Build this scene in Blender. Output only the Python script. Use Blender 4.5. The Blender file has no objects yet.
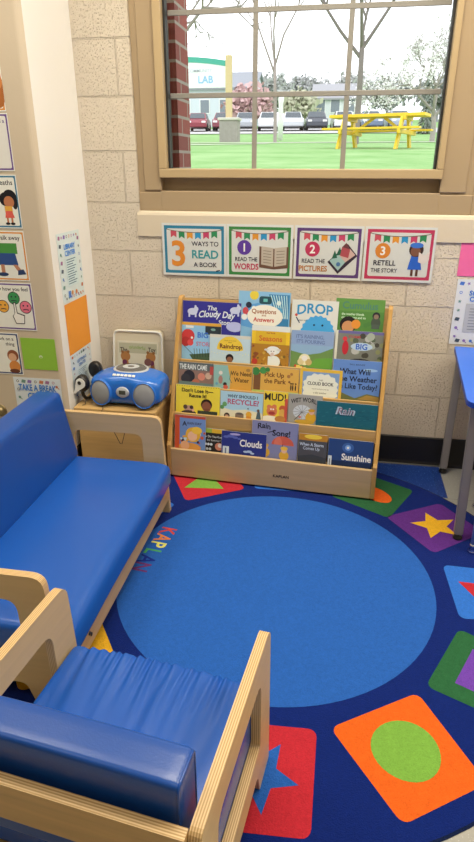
import bpy, bmesh, math, random
from mathutils import Vector, Matrix
random.seed(7)
PI = math.pi
sc = bpy.context.scene
COL = sc.collection

# ------------------------------------------------------------------ materials
def lin(h):
    h = h.lstrip('#')
    o = []
    for i in (0, 2, 4):
        c = int(h[i:i+2], 16)/255
        o.append(c/12.92 if c <= .04045 else ((c+.055)/1.055)**2.4)
    return o
ROOM = (.95, .82, .66)          # colour of the warm room light: seen colour -> own colour
def own(h):
    return tuple(min(.88, max(.004, c/r)) for c, r in zip(lin(h), ROOM)) + (1,)
def raw(h):
    return tuple(lin(h)) + (1,)
MATS = {}
def new_mat(name):
    m = bpy.data.materials.new(name); m.use_nodes = True
    nt = m.node_tree; b = nt.nodes['Principled BSDF']
    return m, nt, b
def N(nt, t, **kw):
    n = nt.nodes.new(t)
    for k, v in kw.items():
        if k.startswith('i_'): n.inputs[k[2:].replace('_', ' ')].default_value = v
        else: setattr(n, k, v)
    return n
def plain(name, col, rough=.6, spec=.5, metal=0., vary=.04, vscale=30., bump=0., bscale=200., coat=0.):
    """principled with a slight noise variation and optional grain bump"""
    if name in MATS: return MATS[name]
    m, nt, b = new_mat(name)
    tc = N(nt, 'ShaderNodeTexCoord')
    no = N(nt, 'ShaderNodeTexNoise', i_Scale=vscale, i_Detail=3.)
    nt.links.new(tc.outputs['Object'], no.inputs['Vector'])
    mx = N(nt, 'ShaderNodeMix', data_type='RGBA')
    mx.inputs[6].default_value = tuple(c*(1-vary) for c in col[:3]) + (1,)
    mx.inputs[7].default_value = tuple(min(1, c*(1+vary)) for c in col[:3]) + (1,)
    nt.links.new(no.outputs['Fac'], mx.inputs[0])
    nt.links.new(mx.outputs[2], b.inputs['Base Color'])
    b.inputs['Roughness'].default_value = rough
    b.inputs['Specular IOR Level'].default_value = spec
    b.inputs['Metallic'].default_value = metal
    if coat:
        b.inputs['Coat Weight'].default_value = coat; b.inputs['Coat Roughness'].default_value = .15
    if bump:
        n2 = N(nt, 'ShaderNodeTexNoise', i_Scale=bscale, i_Detail=4.)
        nt.links.new(tc.outputs['Object'], n2.inputs['Vector'])
        bp = N(nt, 'ShaderNodeBump', i_Strength=bump, i_Distance=.004)
        nt.links.new(n2.outputs['Fac'], bp.inputs['Height'])
        nt.links.new(bp.outputs['Normal'], b.inputs['Normal'])
    MATS[name] = m
    return m
def ink(h):                     # printed colours as seen in the room
    return plain('ink_'+h, own(h), .55, .3, vary=.03, vscale=60)
def wood(name, col, axis='Z', rough=.42, dark=.78, scale=1.):
    if name in MATS: return MATS[name]
    m, nt, b = new_mat(name)
    tc = N(nt, 'ShaderNodeTexCoord')
    mp = N(nt, 'ShaderNodeMapping')
    s = [26*scale]*3; s['XYZ'.index(axis)] = 1.6*scale
    mp.inputs['Scale'].default_value = s
    nt.links.new(tc.outputs['Object'], mp.inputs['Vector'])
    no = N(nt, 'ShaderNodeTexNoise', i_Scale=1.5, i_Detail=6., i_Roughness=.6, i_Distortion=.6)
    nt.links.new(mp.outputs['Vector'], no.inputs['Vector'])
    rp = N(nt, 'ShaderNodeValToRGB')
    rp.color_ramp.elements[0].position = .3; rp.color_ramp.elements[1].position = .7
    rp.color_ramp.elements[0].color = tuple(c*dark for c in col[:3]) + (1,)
    rp.color_ramp.elements[1].color = col
    nt.links.new(no.outputs['Fac'], rp.inputs['Fac'])
    nt.links.new(rp.outputs['Color'], b.inputs['Base Color'])
    b.inputs['Roughness'].default_value = rough
    MATS[name] = m
    return m
def ply_edge(name, axis, a, c, freq):
    if name in MATS: return MATS[name]
    m, nt, b = new_mat(name)
    tc = N(nt, 'ShaderNodeTexCoord')
    w = N(nt, 'ShaderNodeTexWave', wave_type='BANDS', bands_direction=axis, i_Scale=freq, i_Distortion=.3, i_Detail=1.)
    nt.links.new(tc.outputs['Object'], w.inputs['Vector'])
    rp = N(nt, 'ShaderNodeValToRGB')
    rp.color_ramp.elements[0].position = .25; rp.color_ramp.elements[1].position = .75
    rp.color_ramp.elements[0].color = a; rp.color_ramp.elements[1].color = c
    nt.links.new(w.outputs['Fac'], rp.inputs['Fac'])
    nt.links.new(rp.outputs['Color'], b.inputs['Base Color'])
    b.inputs['Roughness'].default_value = .45
    MATS[name] = m
    return m
def carpet(name, col):
    if name in MATS: return MATS[name]
    m, nt, b = new_mat(name)
    tc = N(nt, 'ShaderNodeTexCoord')
    n1 = N(nt, 'ShaderNodeTexNoise', i_Scale=90., i_Detail=5., i_Roughness=.7)
    n2 = N(nt, 'ShaderNodeTexNoise', i_Scale=330., i_Detail=2.)
    for n in (n1, n2): nt.links.new(tc.outputs['Object'], n.inputs['Vector'])
    ad = N(nt, 'ShaderNodeMath', operation='ADD')
    nt.links.new(n1.outputs['Fac'], ad.inputs[0]); nt.links.new(n2.outputs['Fac'], ad.inputs[1])
    rp = N(nt, 'ShaderNodeMapRange', i_From_Min=.6, i_From_Max=1.4, i_To_Min=.80, i_To_Max=1.18)
    nt.links.new(ad.outputs[0], rp.inputs[0])
    mx = N(nt, 'ShaderNodeVectorMath', operation='SCALE')
    mx.inputs[0].default_value = col[:3]
    nt.links.new(rp.outputs[0], mx.inputs['Scale'])
    nt.links.new(mx.outputs[0], b.inputs['Base Color'])
    b.inputs['Roughness'].default_value = .95; b.inputs['Specular IOR Level'].default_value = .1
    b.inputs['Sheen Weight'].default_value = .05
    bp = N(nt, 'ShaderNodeBump', i_Strength=.6, i_Distance=.004)
    nt.links.new(n2.outputs['Fac'], bp.inputs['Height'])
    nt.links.new(bp.outputs['Normal'], b.inputs['Normal'])
    MATS[name] = m
    return m
def block_wall(name, col, z0):
    m, nt, b = new_mat(name)
    tc = N(nt, 'ShaderNodeTexCoord')
    mp = N(nt, 'ShaderNodeMapping'); mp.inputs['Rotation'].default_value = (PI/2, 0, 0)
    mp.vector_type = 'POINT'
    sx = N(nt, 'ShaderNodeSeparateXYZ'); cb = N(nt, 'ShaderNodeCombineXYZ')
    nt.links.new(tc.outputs['Object'], sx.inputs[0])
    nt.links.new(sx.outputs['X'], cb.inputs['X'])
    sub = N(nt, 'ShaderNodeMath', operation='SUBTRACT'); sub.inputs[1].default_value = z0
    nt.links.new(sx.outputs['Z'], sub.inputs[0]); nt.links.new(sub.outputs[0], cb.inputs['Y'])
    br = N(nt, 'ShaderNodeTexBrick', i_Scale=1., i_Mortar_Size=.0035, i_Mortar_Smooth=.5, i_Brick_Width=.4064, i_Row_Height=.2032, i_Bias=0.)
    br.inputs['Color1'].default_value = (1, 1, 1, 1); br.inputs['Color2'].default_value = (.95, .95, .95, 1); br.inputs['Mortar'].default_value = (.9, .89, .88, 1)
    nt.links.new(cb.outputs[0], br.inputs['Vector'])
    n1 = N(nt, 'ShaderNodeTexNoise', i_Scale=150., i_Detail=3., i_Roughness=.6)
    n2 = N(nt, 'ShaderNodeTexVoronoi', i_Scale=95.)
    n3 = N(nt, 'ShaderNodeTexNoise', i_Scale=3., i_Detail=3.)
    for n in (n1, n2, n3): nt.links.new(tc.outputs['Object'], n.inputs['Vector'])
    # pits
    pr = N(nt, 'ShaderNodeValToRGB'); pr.color_ramp.elements[0].position = .33; pr.color_ramp.elements[1].position = .43
    nt.links.new(n1.outputs['Fac'], pr.inputs['Fac'])
    mu = N(nt, 'ShaderNodeMix', data_type='RGBA', blend_type='MULTIPLY'); mu.inputs[0].default_value = 1.
    mu.inputs[6].default_value = col
    nt.links.new(br.outputs['Color'], mu.inputs[7])
    mv = N(nt, 'ShaderNodeMapRange', i_To_Min=.93, i_To_Max=1.05)
    nt.links.new(n3.outputs['Fac'], mv.inputs[0])
    sc_ = N(nt, 'ShaderNodeVectorMath', operation='SCALE')
    nt.links.new(mu.outputs[2], sc_.inputs[0]); nt.links.new(mv.outputs[0], sc_.inputs['Scale'])
    nt.links.new(sc_.outputs[0], b.inputs['Base Color'])
    # height: grain - mortar
    a1 = N(nt, 'ShaderNodeMath', operation='MULTIPLY'); a1.inputs[1].default_value = .9
    nt.links.new(pr.outputs['Color'], a1.inputs[0])
    a2 = N(nt, 'ShaderNodeMath', operation='MULTIPLY'); a2.inputs[1].default_value = -2.6
    nt.links.new(br.outputs['Fac'], a2.inputs[0])
    a3 = N(nt, 'ShaderNodeMath', operation='ADD'); nt.links.new(a1.outputs[0], a3.inputs[0]); nt.links.new(a2.outputs[0], a3.inputs[1])
    a4 = N(nt, 'ShaderNodeMath', operation='ADD'); nt.links.new(a3.outputs[0], a4.inputs[0]); nt.links.new(n1.outputs['Fac'], a4.inputs[1])
    bp = N(nt, 'ShaderNodeBump', i_Strength=1., i_Distance=.0040)
    nt.links.new(a4.outputs[0], bp.inputs['Height']); nt.links.new(bp.outputs['Normal'], b.inputs['Normal'])
    b.inputs['Roughness'].default_value = .6
    return m
def brick_mat(name):
    m, nt, b = new_mat(name)
    tc = N(nt, 'ShaderNodeTexCoord')
    sx = N(nt, 'ShaderNodeSeparateXYZ'); cb = N(nt, 'ShaderNodeCombineXYZ')
    nt.links.new(tc.outputs['Object'], sx.inputs[0])
    ad = N(nt, 'ShaderNodeMath', operation='ADD'); nt.links.new(sx.outputs['X'], ad.inputs[0]); nt.links.new(sx.outputs['Y'], ad.inputs[1])
    nt.links.new(ad.outputs[0], cb.inputs['X']); nt.links.new(sx.outputs['Z'], cb.inputs['Y'])
    br = N(nt, 'ShaderNodeTexBrick', i_Scale=1., i_Mortar_Size=.006, i_Brick_Width=.205, i_Row_Height=.068)
    br.inputs['Color1'].default_value = raw('#9a4a44'); br.inputs['Color2'].default_value = raw('#84403e'); br.inputs['Mortar'].default_value = raw('#a39690')
    nt.links.new(cb.outputs[0], br.inputs['Vector'])
    nt.links.new(br.outputs['Color'], b.inputs['Base Color'])
    b.inputs['Roughness'].default_value = .9
    return m
def grass_mat():
    m, nt, b = new_mat('lawn_grass')
    tc = N(nt, 'ShaderNodeTexCoord')
    n1 = N(nt, 'ShaderNodeTexNoise', i_Scale=.8, i_Detail=8., i_Roughness=.75)
    nt.links.new(tc.outputs['Object'], n1.inputs['Vector'])
    rp = N(nt, 'ShaderNodeValToRGB')
    rp.color_ramp.elements[0].position = .35; rp.color_ramp.elements[1].position = .68
    rp.color_ramp.elements[0].color = raw('#6e9a56'); rp.color_ramp.elements[1].color = raw('#98b680')
    nt.links.new(n1.outputs['Fac'], rp.inputs['Fac']); nt.links.new(rp.outputs['Color'], b.inputs['Base Color'])
    b.inputs['Roughness'].default_value = 1.; b.inputs['Specular IOR Level'].default_value = .1
    return m
def glass_mat():
    m, nt, b = new_mat('window_glass')
    nt.nodes.remove(b)
    out = nt.nodes['Material Output']
    tr = N(nt, 'ShaderNodeBsdfTransparent'); gl = N(nt, 'ShaderNodeBsdfGlossy'); gl.inputs['Roughness'].default_value = .02
    fr = N(nt, 'ShaderNodeFresnel', i_IOR=1.45); mx = N(nt, 'ShaderNodeMixShader')
    nt.links.new(fr.outputs[0], mx.inputs[0]); nt.links.new(tr.outputs[0], mx.inputs[1]); nt.links.new(gl.outputs[0], mx.inputs[2])
    nt.links.new(mx.outputs[0], out.inputs['Surface'])
    return m

M_WALL = block_wall('painted_concrete_block', own('#dfc7a7'), .1406)
M_SIDE = plain('white_column_side', own('#f2e8d6'), .4, vary=.03, vscale=3, bump=.15, bscale=60)
M_SMOOTH = plain('smooth_cream_paint', own('#d4bc9a'), .5, vary=.03, vscale=3, bump=.15, bscale=60)
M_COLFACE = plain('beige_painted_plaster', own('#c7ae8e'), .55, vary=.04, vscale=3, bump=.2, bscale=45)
M_CEIL = plain('white_ceiling_tile', (.8, .79, .76, 1), .8)
M_BASE = plain('black_vinyl_base', (.012, .012, .014, 1), .45)
M_FRAME = plain('tan_painted_metal', own('#a88a64'), .45, vary=.03, vscale=6)
M_SASH = plain('tan_painted_sash', own('#b69669'), .4, vary=.03, vscale=6)
M_GASKET = plain('black_rubber_gasket', (.02, .02, .022, 1), .6)
M_MUNTIN = plain('pale_muntin_bar', raw('#8f8d88'), .5)
M_GLASS = glass_mat()
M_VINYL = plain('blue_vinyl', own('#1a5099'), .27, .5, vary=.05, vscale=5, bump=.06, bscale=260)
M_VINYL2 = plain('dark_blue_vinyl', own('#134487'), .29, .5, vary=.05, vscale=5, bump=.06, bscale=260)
MAPLE = own('#cd9d5c')
M_WOODX = wood('maple_grain_x', MAPLE, 'X'); M_WOODY = wood('maple_grain_y', MAPLE, 'Y'); M_WOODZ = wood('maple_grain_z', MAPLE, 'Z')
M_PALEX = wood('pale_birch_x', own('#c59e6c'), 'X', dark=.86)
M_PLYY = ply_edge('birch_ply_edge_y', 'Y', own('#b5864c'), own('#dcb47c'), 72)
M_PLYX = ply_edge('birch_ply_edge_x', 'X', own('#a4753f'), own('#e0b880'), 72)
M_DARKW = plain('dark_gap', (.02, .016, .012, 1), .8)
M_CHROME = plain('chrome', (.75, .75, .76, 1), .18, metal=1., vary=.02)
M_LEGGREY = plain('grey_enamel_steel', own('#8e8276'), .4, .5, vary=.03)
M_BLACKP = plain('black_plastic', (.012, .012, .013, 1), .38)
M_WHITEP = plain('white_plastic', own('#e8ddcc'), .4)
M_WIRE = plain('dark_wire', (.015, .013, .012, 1), .5)

# ------------------------------------------------------------------ mesh builder
class MB:
    def __init__(s): s.bm = bmesh.new(); s.mats = []
    def mi(s, m):
        if m not in s.mats: s.mats.append(m)
        return s.mats.index(m)
    def face(s, pts, m, smooth=False):
        vs = [s.bm.verts.new(p) for p in pts]
        try: f = s.bm.faces.new(vs)
        except ValueError: return None
        f.material_index = s.mi(m); f.smooth = smooth
        return f
    def add(s, other_bm, m, M=Matrix(), smooth=False):
        i = s.mi(m); mp = {}
        for v in other_bm.verts: mp[v] = s.bm.verts.new(M @ v.co)
        for f in other_bm.faces:
            try: g = s.bm.faces.new([mp[v] for v in f.verts])
            except ValueError: continue
            g.material_index = i; g.smooth = smooth or f.smooth
    def box(s, x0, x1, y0, y1, z0, z1, m, bev=0., M=Matrix(), seg=2):
        b = bmesh.new()
        bmesh.ops.create_cube(b, size=1.)
        for v in b.verts:
            v.co = Vector(((x0+x1)/2+v.co.x*(x1-x0), (y0+y1)/2+v.co.y*(y1-y0), (z0+z1)/2+v.co.z*(z1-z0)))
        if bev: bmesh.ops.bevel(b, geom=b.edges[:], offset=bev, segments=seg, affect='EDGES', profile=.5)
        s.add(b, m, M, False); b.free()
    def prism(s, pts, t0, t1, plane, m, medge=None, M=Matrix(), bev=0.):
        """outline pts in a plane ('xz' thick along y, 'yz' thick along x, 'xy' thick along z)"""
        def P(a, b, t): return {'xz': (a, t, b), 'yz': (t, a, b), 'xy': (a, b, t)}[plane]
        b = bmesh.new()
        v0 = [b.verts.new(P(x, y, t0)) for x, y in pts]; v1 = [b.verts.new(P(x, y, t1)) for x, y in pts]
        n = len(pts); caps = [b.faces.new(v0), b.faces.new(v1)]
        for i in range(n): b.faces.new((v0[i], v0[(i+1) % n], v1[(i+1) % n], v1[i]))
        bmesh.ops.recalc_face_normals(b, faces=b.faces[:])
        if bev:
            es = [e for e in b.edges if any(f in caps for f in e.link_faces)]
            bmesh.ops.bevel(b, geom=es, offset=bev, segments=2, affect='EDGES', profile=.5)
        b.normal_update()
        ax = {'xz': 1, 'yz': 0, 'xy': 2}[plane]
        a, e = s.mi(m), s.mi(medge or m); mp = {}
        for v in b.verts: mp[v] = s.bm.verts.new(M @ v.co)
        for f in b.faces:
            try: g = s.bm.faces.new([mp[v] for v in f.verts])
            except ValueError: continue
            g.material_index = a if abs(f.normal[ax]) > .9 else e
        b.free()
    def tube(s, pts, r, m, n=8, M=Matrix(), r2=None, closed=False, cap=True):
        pts = [Vector(p) for p in pts]; k = len(pts); rings = []
        up = Vector((0, 0, 1)); prev = None
        for i, p in enumerate(pts):
            if closed: t = pts[(i+1) % k]-pts[(i-1) % k]
            else: t = pts[min(i+1, k-1)]-pts[max(i-1, 0)]
            if t.length < 1e-9: t = Vector((0, 0, 1))
            t.normalize()
            a = prev if prev is not None else (Vector((1, 0, 0)) if abs(t.z) > .9 else up)
            x = (a-t*a.dot(t))
            if x.length < 1e-6: x = t.orthogonal()
            x.normalize(); y = t.cross(x); prev = x
            rr = r if r2 is None else r+(r2-r)*i/(k-1)
            rings.append([s.bm.verts.new(M @ (p+x*math.cos(2*PI*j/n)*rr+y*math.sin(2*PI*j/n)*rr)) for j in range(n)])
        mi = s.mi(m)
        for i in range(k if closed else k-1):
            A, B = rings[i], rings[(i+1) % k]
            for j in range(n):
                f = s.bm.faces.new((A[j], A[(j+1) % n], B[(j+1) % n], B[j])); f.smooth = True; f.material_index = mi
        if cap and not closed:
            for R in (rings[0], rings[-1]):
                try: f = s.bm.faces.new(R); f.material_index = mi
                except ValueError: pass
    def lathe(s, prof, m, n=24, M=Matrix(), smooth=True):
        """profile [(r,z)...] around z"""
        rings = []
        for r, z in prof:
            if r < 1e-6: rings.append([s.bm.verts.new(M @ Vector((0, 0, z)))])
            else: rings.append([s.bm.verts.new(M @ Vector((r*math.cos(2*PI*j/n), r*math.sin(2*PI*j/n), z))) for j in range(n)])
        mi = s.mi(m)
        for A, B in zip(rings, rings[1:]):
            for j in range(n):
                if len(A) == 1 and len(B) == 1: continue
                if len(A) == 1: vs = (A[0], B[j], B[(j+1) % n])
                elif len(B) == 1: vs = (A[j], B[0], A[(j+1) % n])
                else: vs = (A[j], B[j], B[(j+1) % n], A[(j+1) % n])
                f = s.bm.faces.new(vs); f.smooth = smooth; f.material_index = mi
    def ellipsoid(s, c, r, m, n=16, M=Matrix()):
        b = bmesh.new(); bmesh.ops.create_uvsphere(b, u_segments=n, v_segments=max(6, n//2), radius=1.)
        for v in b.verts: v.co = Vector((c[0]+v.co.x*r[0], c[1]+v.co.y*r[1], c[2]+v.co.z*r[2]))
        s.add(b, m, M, True); b.free()
    def rbox(s, x0, x1, y0, y1, z0, z1, r, m, n=(8, 8, 2), fn=None, M=Matrix()):
        """rounded cushion-like box on a fine grid; fn(p) -> displaced p"""
        c = Vector(((x0+x1)/2, (y0+y1)/2, (z0+z1)/2)); h = Vector(((x1-x0)/2, (y1-y0)/2, (z1-z0)/2))
        def coords(hh, k):
            e = [-hh+r*(1-math.cos(i/4*PI/2)) for i in range(4)]
            q = [-hh+r+(2*hh-2*r)*i/k for i in range(k+1)]
            return e+q+[-a for a in reversed(e)]
        L = [coords(h[i], n[i]) for i in range(3)]
        b = bmesh.new()
        for ax in range(3):
            u, v = [i for i in range(3) if i != ax]
            for sg in (-1, 1):
                g = []
                for a in L[u]:
                    row = []
                    for d in L[v]:
                        p = Vector((0, 0, 0)); p[ax] = sg*h[ax]; p[u] = a; p[v] = d
                        q = Vector([max(-(h[i]-r), min(h[i]-r, p[i])) for i in range(3)])
                        w = p-q
                        if w.length > 1e-9: p = q+w.normalized()*r
                        row.append(b.verts.new(p))
                    g.append(row)
                for i in range(len(g)-1):
                    for j in range(len(g[0])-1):
                        b.faces.new((g[i][j], g[i+1][j], g[i+1][j+1], g[i][j+1]))
        bmesh.ops.remove_doubles(b, verts=b.verts[:], dist=1e-5)
        bmesh.ops.recalc_face_normals(b, faces=b.faces[:])
        for v in b.verts:
            p = v.co+c
            v.co = fn(p) if fn else p
        s.add(b, m, M, True); b.free()
    def build(s, name, parent=None, M=None, recalc=False):
        if recalc: bmesh.ops.recalc_face_normals(s.bm, faces=s.bm.faces[:])
        me = bpy.data.meshes.new(name); s.bm.to_mesh(me); s.bm.free()
        for m in s.mats: me.materials.append(m)
        o = bpy.data.objects.new(name, me); COL.objects.link(o)
        if parent is not None: o.parent = parent
        if M is not None: o.matrix_local = M
        return o

def tag(o, label=None, cat=None, group=None, kind=None):
    if label: o['label'] = label
    if cat: o['category'] = cat
    if group: o['group'] = group
    if kind: o['kind'] = kind
    return o
def thing(name, label, cat, loc=(0, 0, 0), rz=0., group=None):
    o = bpy.data.objects.new(name, None); o.empty_display_size = .05; COL.objects.link(o)
    o.location = loc; o.rotation_euler = (0, 0, rz)
    return tag(o, label, cat, group)
def struct(o): o['kind'] = 'structure'; return o

# ------------------------------------------------------------------ lettering and flat artwork
_txt = {}
def text_mesh(t, bold=0.):
    bold = min(bold, .024)
    k = (t, bold)
    if k in _txt: return _txt[k]
    cu = bpy.data.curves.new('t', 'FONT'); cu.body = t; cu.resolution_u = 3; cu.offset = bold
    o = bpy.data.objects.new('t', cu); COL.objects.link(o)
    dg = bpy.context.evaluated_depsgraph_get(); dg.update()
    me = o.evaluated_get(dg).to_mesh()
    vs = [(v.co.x, v.co.y) for v in me.vertices]; fs = [tuple(p.vertices) for p in me.polygons]
    o.evaluated_get(dg).to_mesh_clear()
    bpy.data.objects.remove(o); bpy.data.curves.remove(cu)
    xs = [v[0] for v in vs] or [0, 1]
    _txt[k] = (vs, fs, min(xs), max(xs))
    return _txt[k]
STEP = .00004
class Art:
    """layered flat printing on a W x H sheet; coordinates 0..1 across, 0..1 up; M puts (x,y,z) sheet metres in place, z towards the viewer"""
    def __init__(s, mb, W, H, M, z=0.0003): s.mb, s.W, s.H, s.M, s.z = mb, W, H, M, z
    def P(s, x, y): return s.M @ Vector((x*s.W, y*s.H, s.z))
    def poly(s, pts, c):
        s.z += STEP
        s.mb.face([s.P(max(0, min(1, x)), max(0, min(1, y))) for x, y in pts], ink(c))
        return s
    def rect(s, x0, y0, x1, y1, c): return s.poly([(x0, y0), (x1, y0), (x1, y1), (x0, y1)], c)
    def ell(s, cx, cy, rx, ry, c, n=20, a0=0., a1=2*PI):
        """rx, ry as fractions of H (so rx == ry is round)"""
        k = s.H/s.W
        return s.poly([(cx+rx*k*math.cos(a0+(a1-a0)*i/n), cy+ry*math.sin(a0+(a1-a0)*i/n)) for i in range(n+(0 if a1-a0 > 6.28 else 1))], c)
    def circ(s, cx, cy, r, c, n=20): return s.ell(cx, cy, r, r, c, n)
    def rrect(s, x0, y0, x1, y1, r, c):
        k = s.H/s.W; pts = []
        for (cx, cy, a) in ((x1-r*k, y1-r, 0), (x0+r*k, y1-r, 90), (x0+r*k, y0+r, 180), (x1-r*k, y0+r, 270)):
            for i in range(5):
                t = math.radians(a+22.5*i); pts.append((cx+r*k*math.cos(t), cy+r*math.sin(t)))
        return s.poly(pts, c)
    def star(s, cx, cy, r, c, rot=PI/2, inner=.42, n=5):
        k = s.H/s.W
        return s.poly([(cx+(r if i % 2 == 0 else r*inner)*k*math.cos(rot+PI*i/n), cy+(r if i % 2 == 0 else r*inner)*math.sin(rot+PI*i/n)) for i in range(2*n)], c)
    def line(s, pts, w, c):
        k = s.H/s.W
        for (x0, y0), (x1, y1) in zip(pts, pts[1:]):
            dx, dy = (x1-x0)/k, y1-y0; l = math.hypot(dx, dy) or 1
            nx, ny = -dy/l*w/2*k, dx/l*w/2
            s.poly([(x0+nx, y0+ny), (x1+nx, y1+ny), (x1-nx, y1-ny), (x0-nx, y0-ny)], c)
        return s
    def text(s, t, cx, cy, h, c, maxw=None, bold=.012, align='c', arc=0., shear=0.):
        """h cap height as fraction of H; cx,cy middle of the word; arc bends the line upward"""
        s.z += STEP
        vs, fs, x0, x1 = text_mesh(t, bold)
        k = s.H/s.W; sx = sy = h/.69
        w = (x1-x0)*sx*k
        if maxw and w > maxw: sx *= maxw/w; w = maxw
        ox = cx-(w/2 if align == 'c' else 0)
        m = s.mb.mi(ink(c)); bv = []
        for x, y in vs:
            X = ox+(x-x0)*sx*k; Y = cy-h/2+y*sy
            if shear: X += y*sy*k*shear
            if arc: Y += arc*(1-((X-cx)/(w/2+1e-6))**2)
            bv.append(s.mb.bm.verts.new(s.P(X, Y)))
        for f in fs:
            try: g = s.mb.bm.faces.new([bv[i] for i in f]); g.material_index = m
            except ValueError: pass
        return s
    def person(s, x, y, h, skin, hair, top, bot):
        """small printed figure, feet at y, height h"""
        s.rect(x-.09*h, y, x-.02*h, y+.3*h, bot); s.rect(x+.02*h, y, x+.09*h, y+.3*h, bot)
        s.poly([(x-.14*h, y+.25*h), (x+.14*h, y+.25*h), (x+.1*h, y+.6*h), (x-.1*h, y+.6*h)], top)
        s.circ(x, y+.8*h, .21*h, hair); s.circ(x, y+.76*h, .17*h, skin)
        return s
    def bunting(s, y=.88, sag=.05, cols=('c04a50', '2f7d4a', 'd98a2e', '2f86a8', 'c0405a', '2f7d4a')):
        n = len(cols)
        for i, c in enumerate(cols):
            x = .12+.76*(i+.5)/n; yy = y-sag*(1-((x-.5)/.42)**2)
            s.poly([(x-.045, yy), (x+.045, yy), (x+.045, yy-.13), (x, yy-.09), (x-.045, yy-.13)], c)
        s.line([(.06, y+.01)]+[(.12+.76*i/8, y-sag*(1-((.12+.76*i/8-.5)/.42)**2)) for i in range(9)]+[(.94, y+.01)], .012, '6a5a48')
        return s
def face_to(org, xdir, ydir):
    x, y = Vector(xdir).normalized(), Vector(ydir).normalized(); z = x.cross(y)
    return Matrix(((x.x, y.x, z.x, org[0]), (x.y, y.y, z.y, org[1]), (x.z, y.z, z.z, org[2]), (0, 0, 0, 1)))

# ------------------------------------------------------------------ room shell
XC, YC = -.993, -.41            # concrete column at the left: its side face and front face
b = MB()
# blue border tiles under the window, pale grey tile elsewhere
def tiles(name, c1, c2, sp):
    m, nt, p = new_mat(name)
    tc = N(nt, 'ShaderNodeTexCoord')
    br = N(nt, 'ShaderNodeTexBrick', i_Scale=1., i_Mortar_Size=.0012, i_Brick_Width=.3048, i_Row_Height=.3048, offset=0.)
    br.inputs['Color1'].default_value = c1; br.inputs['Color2'].default_value = c2; br.inputs['Mortar'].default_value = tuple(c*.55 for c in c1[:3])+(1,)
    nt.links.new(tc.outputs['Object'], br.inputs['Vector'])
    no = N(nt, 'ShaderNodeTexNoise', i_Scale=160., i_Detail=3.)
    nt.links.new(tc.outputs['Object'], no.inputs['Vector'])
    rp = N(nt, 'ShaderNodeValToRGB'); rp.color_ramp.elements[0].position = .60; rp.color_ramp.elements[1].position = .70
    nt.links.new(no.outputs['Fac'], rp.inputs['Fac'])
    mx = N(nt, 'ShaderNodeMix', data_type='RGBA'); mx.inputs[7].default_value = sp
    nt.links.new(rp.outputs['Color'], mx.inputs[0]); nt.links.new(br.outputs['Color'], mx.inputs[6])
    nt.links.new(mx.outputs[2], p.inputs['Base Color']); p.inputs['Roughness'].default_value = .35
    return m
M_TBLUE = tiles('blue_speckled_tile', own('#173676'), own('#142f6c'), own('#6f93c8'))
M_TGREY = tiles('grey_speckled_tile', own('#a39988'), own('#9d9382'), own('#bdb5a6'))
def q(x0, x1, y0, y1, m): b.face([(x0, y0, 0), (x1, y0, 0), (x1, y1, 0), (x0, y1, 0)], m)
q(-3.2, .645, -.3, .0, M_TBLUE); q(.645, 2.6, -.3, .0, M_TGREY); q(-3.2, 2.6, -5.5, -.3, M_TGREY)
struct(b.build('floor'))
b = MB(); b.box(-3.2, 2.6, -5.5, .2, 2.75, 2.85, M_CEIL); struct(b.build('ceiling'))
# back wall with one long window opening x -.755..1.85, z 1.125..2.25
b = MB()
OX0, OX1, OZ0, OZ1 = -.755, 1.85, 1.125, 2.25
for x0, x1, z0, z1 in ((-3.2, 2.6, 0, 1.02), (-3.2, OX0, 1.02, OZ1), (OX1, 2.6, 1.02, OZ1), (-3.2, 2.6, OZ1, 2.75)):
    b.box(x0, x1, 0, .12, z0, z1, M_WALL)
struct(b.build('wall_back'))
b = MB()                        # smooth bullnose sill course
b.prism([(-.007, 1.02), (-.007, 1.108), (-.003, 1.118), (.006, OZ0), (.12, OZ0), (.12, 1.02)], OX0-.01, OX1, 'yz', M_SMOOTH)
struct(b.build('trim_1'))
b = MB()                        # column with bullnose corner
pts = [(-3.2, YC)]
R = .026
for i in range(7):
    a = -PI/2+PI/2*i/6; pts.append((XC-R+R*math.cos(a), YC+R+R*math.sin(a)))
pts += [(XC, -.0005), (-3.2, -.0005)]
b.prism(pts, 0, 2.75, 'xy', M_COLFACE)
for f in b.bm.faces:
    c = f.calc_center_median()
    if abs(c.x-XC) < .001: f.material_index = b.mi(M_SIDE)  # side face set whiter than the column front
struct(b.build('wall_left'))
b = MB(); b.box(2.6, 2.7, -5.5, .2, 0, 2.75, M_COLFACE); struct(b.build('wall_right'))
b = MB(); b.box(-3.3, -3.2, -5.5, .2, 0, 2.75, M_COLFACE); struct(b.build('wall_far_left'))
b = MB(); b.box(-3.3, 2.7, -5.6, -5.5, 0, 2.75, M_COLFACE); struct(b.build('wall_behind'))
def cove(name, x0, x1, y):      # black cove base with a small toe
    b = MB(); b.prism([(y, 0), (y-.016, 0), (y-.010, .006), (y-.006, .02), (y-.006, .140), (y-.003, .144), (y, .144)], x0, x1, 'yz', M_BASE)
    struct(b.build(name))
cove('baseboard_back', XC+.006, 2.6, 0)
b = MB()
b.prism([(YC, 0), (YC-.014, 0), (YC-.006, .02), (YC-.006, .144), (YC, .144)], -3.2, XC-.02, 'yz', M_BASE)
b.box(XC, XC+.006, YC+.02, -.02, 0, .144, M_BASE)
struct(b.build('baseboard_left'))

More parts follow.
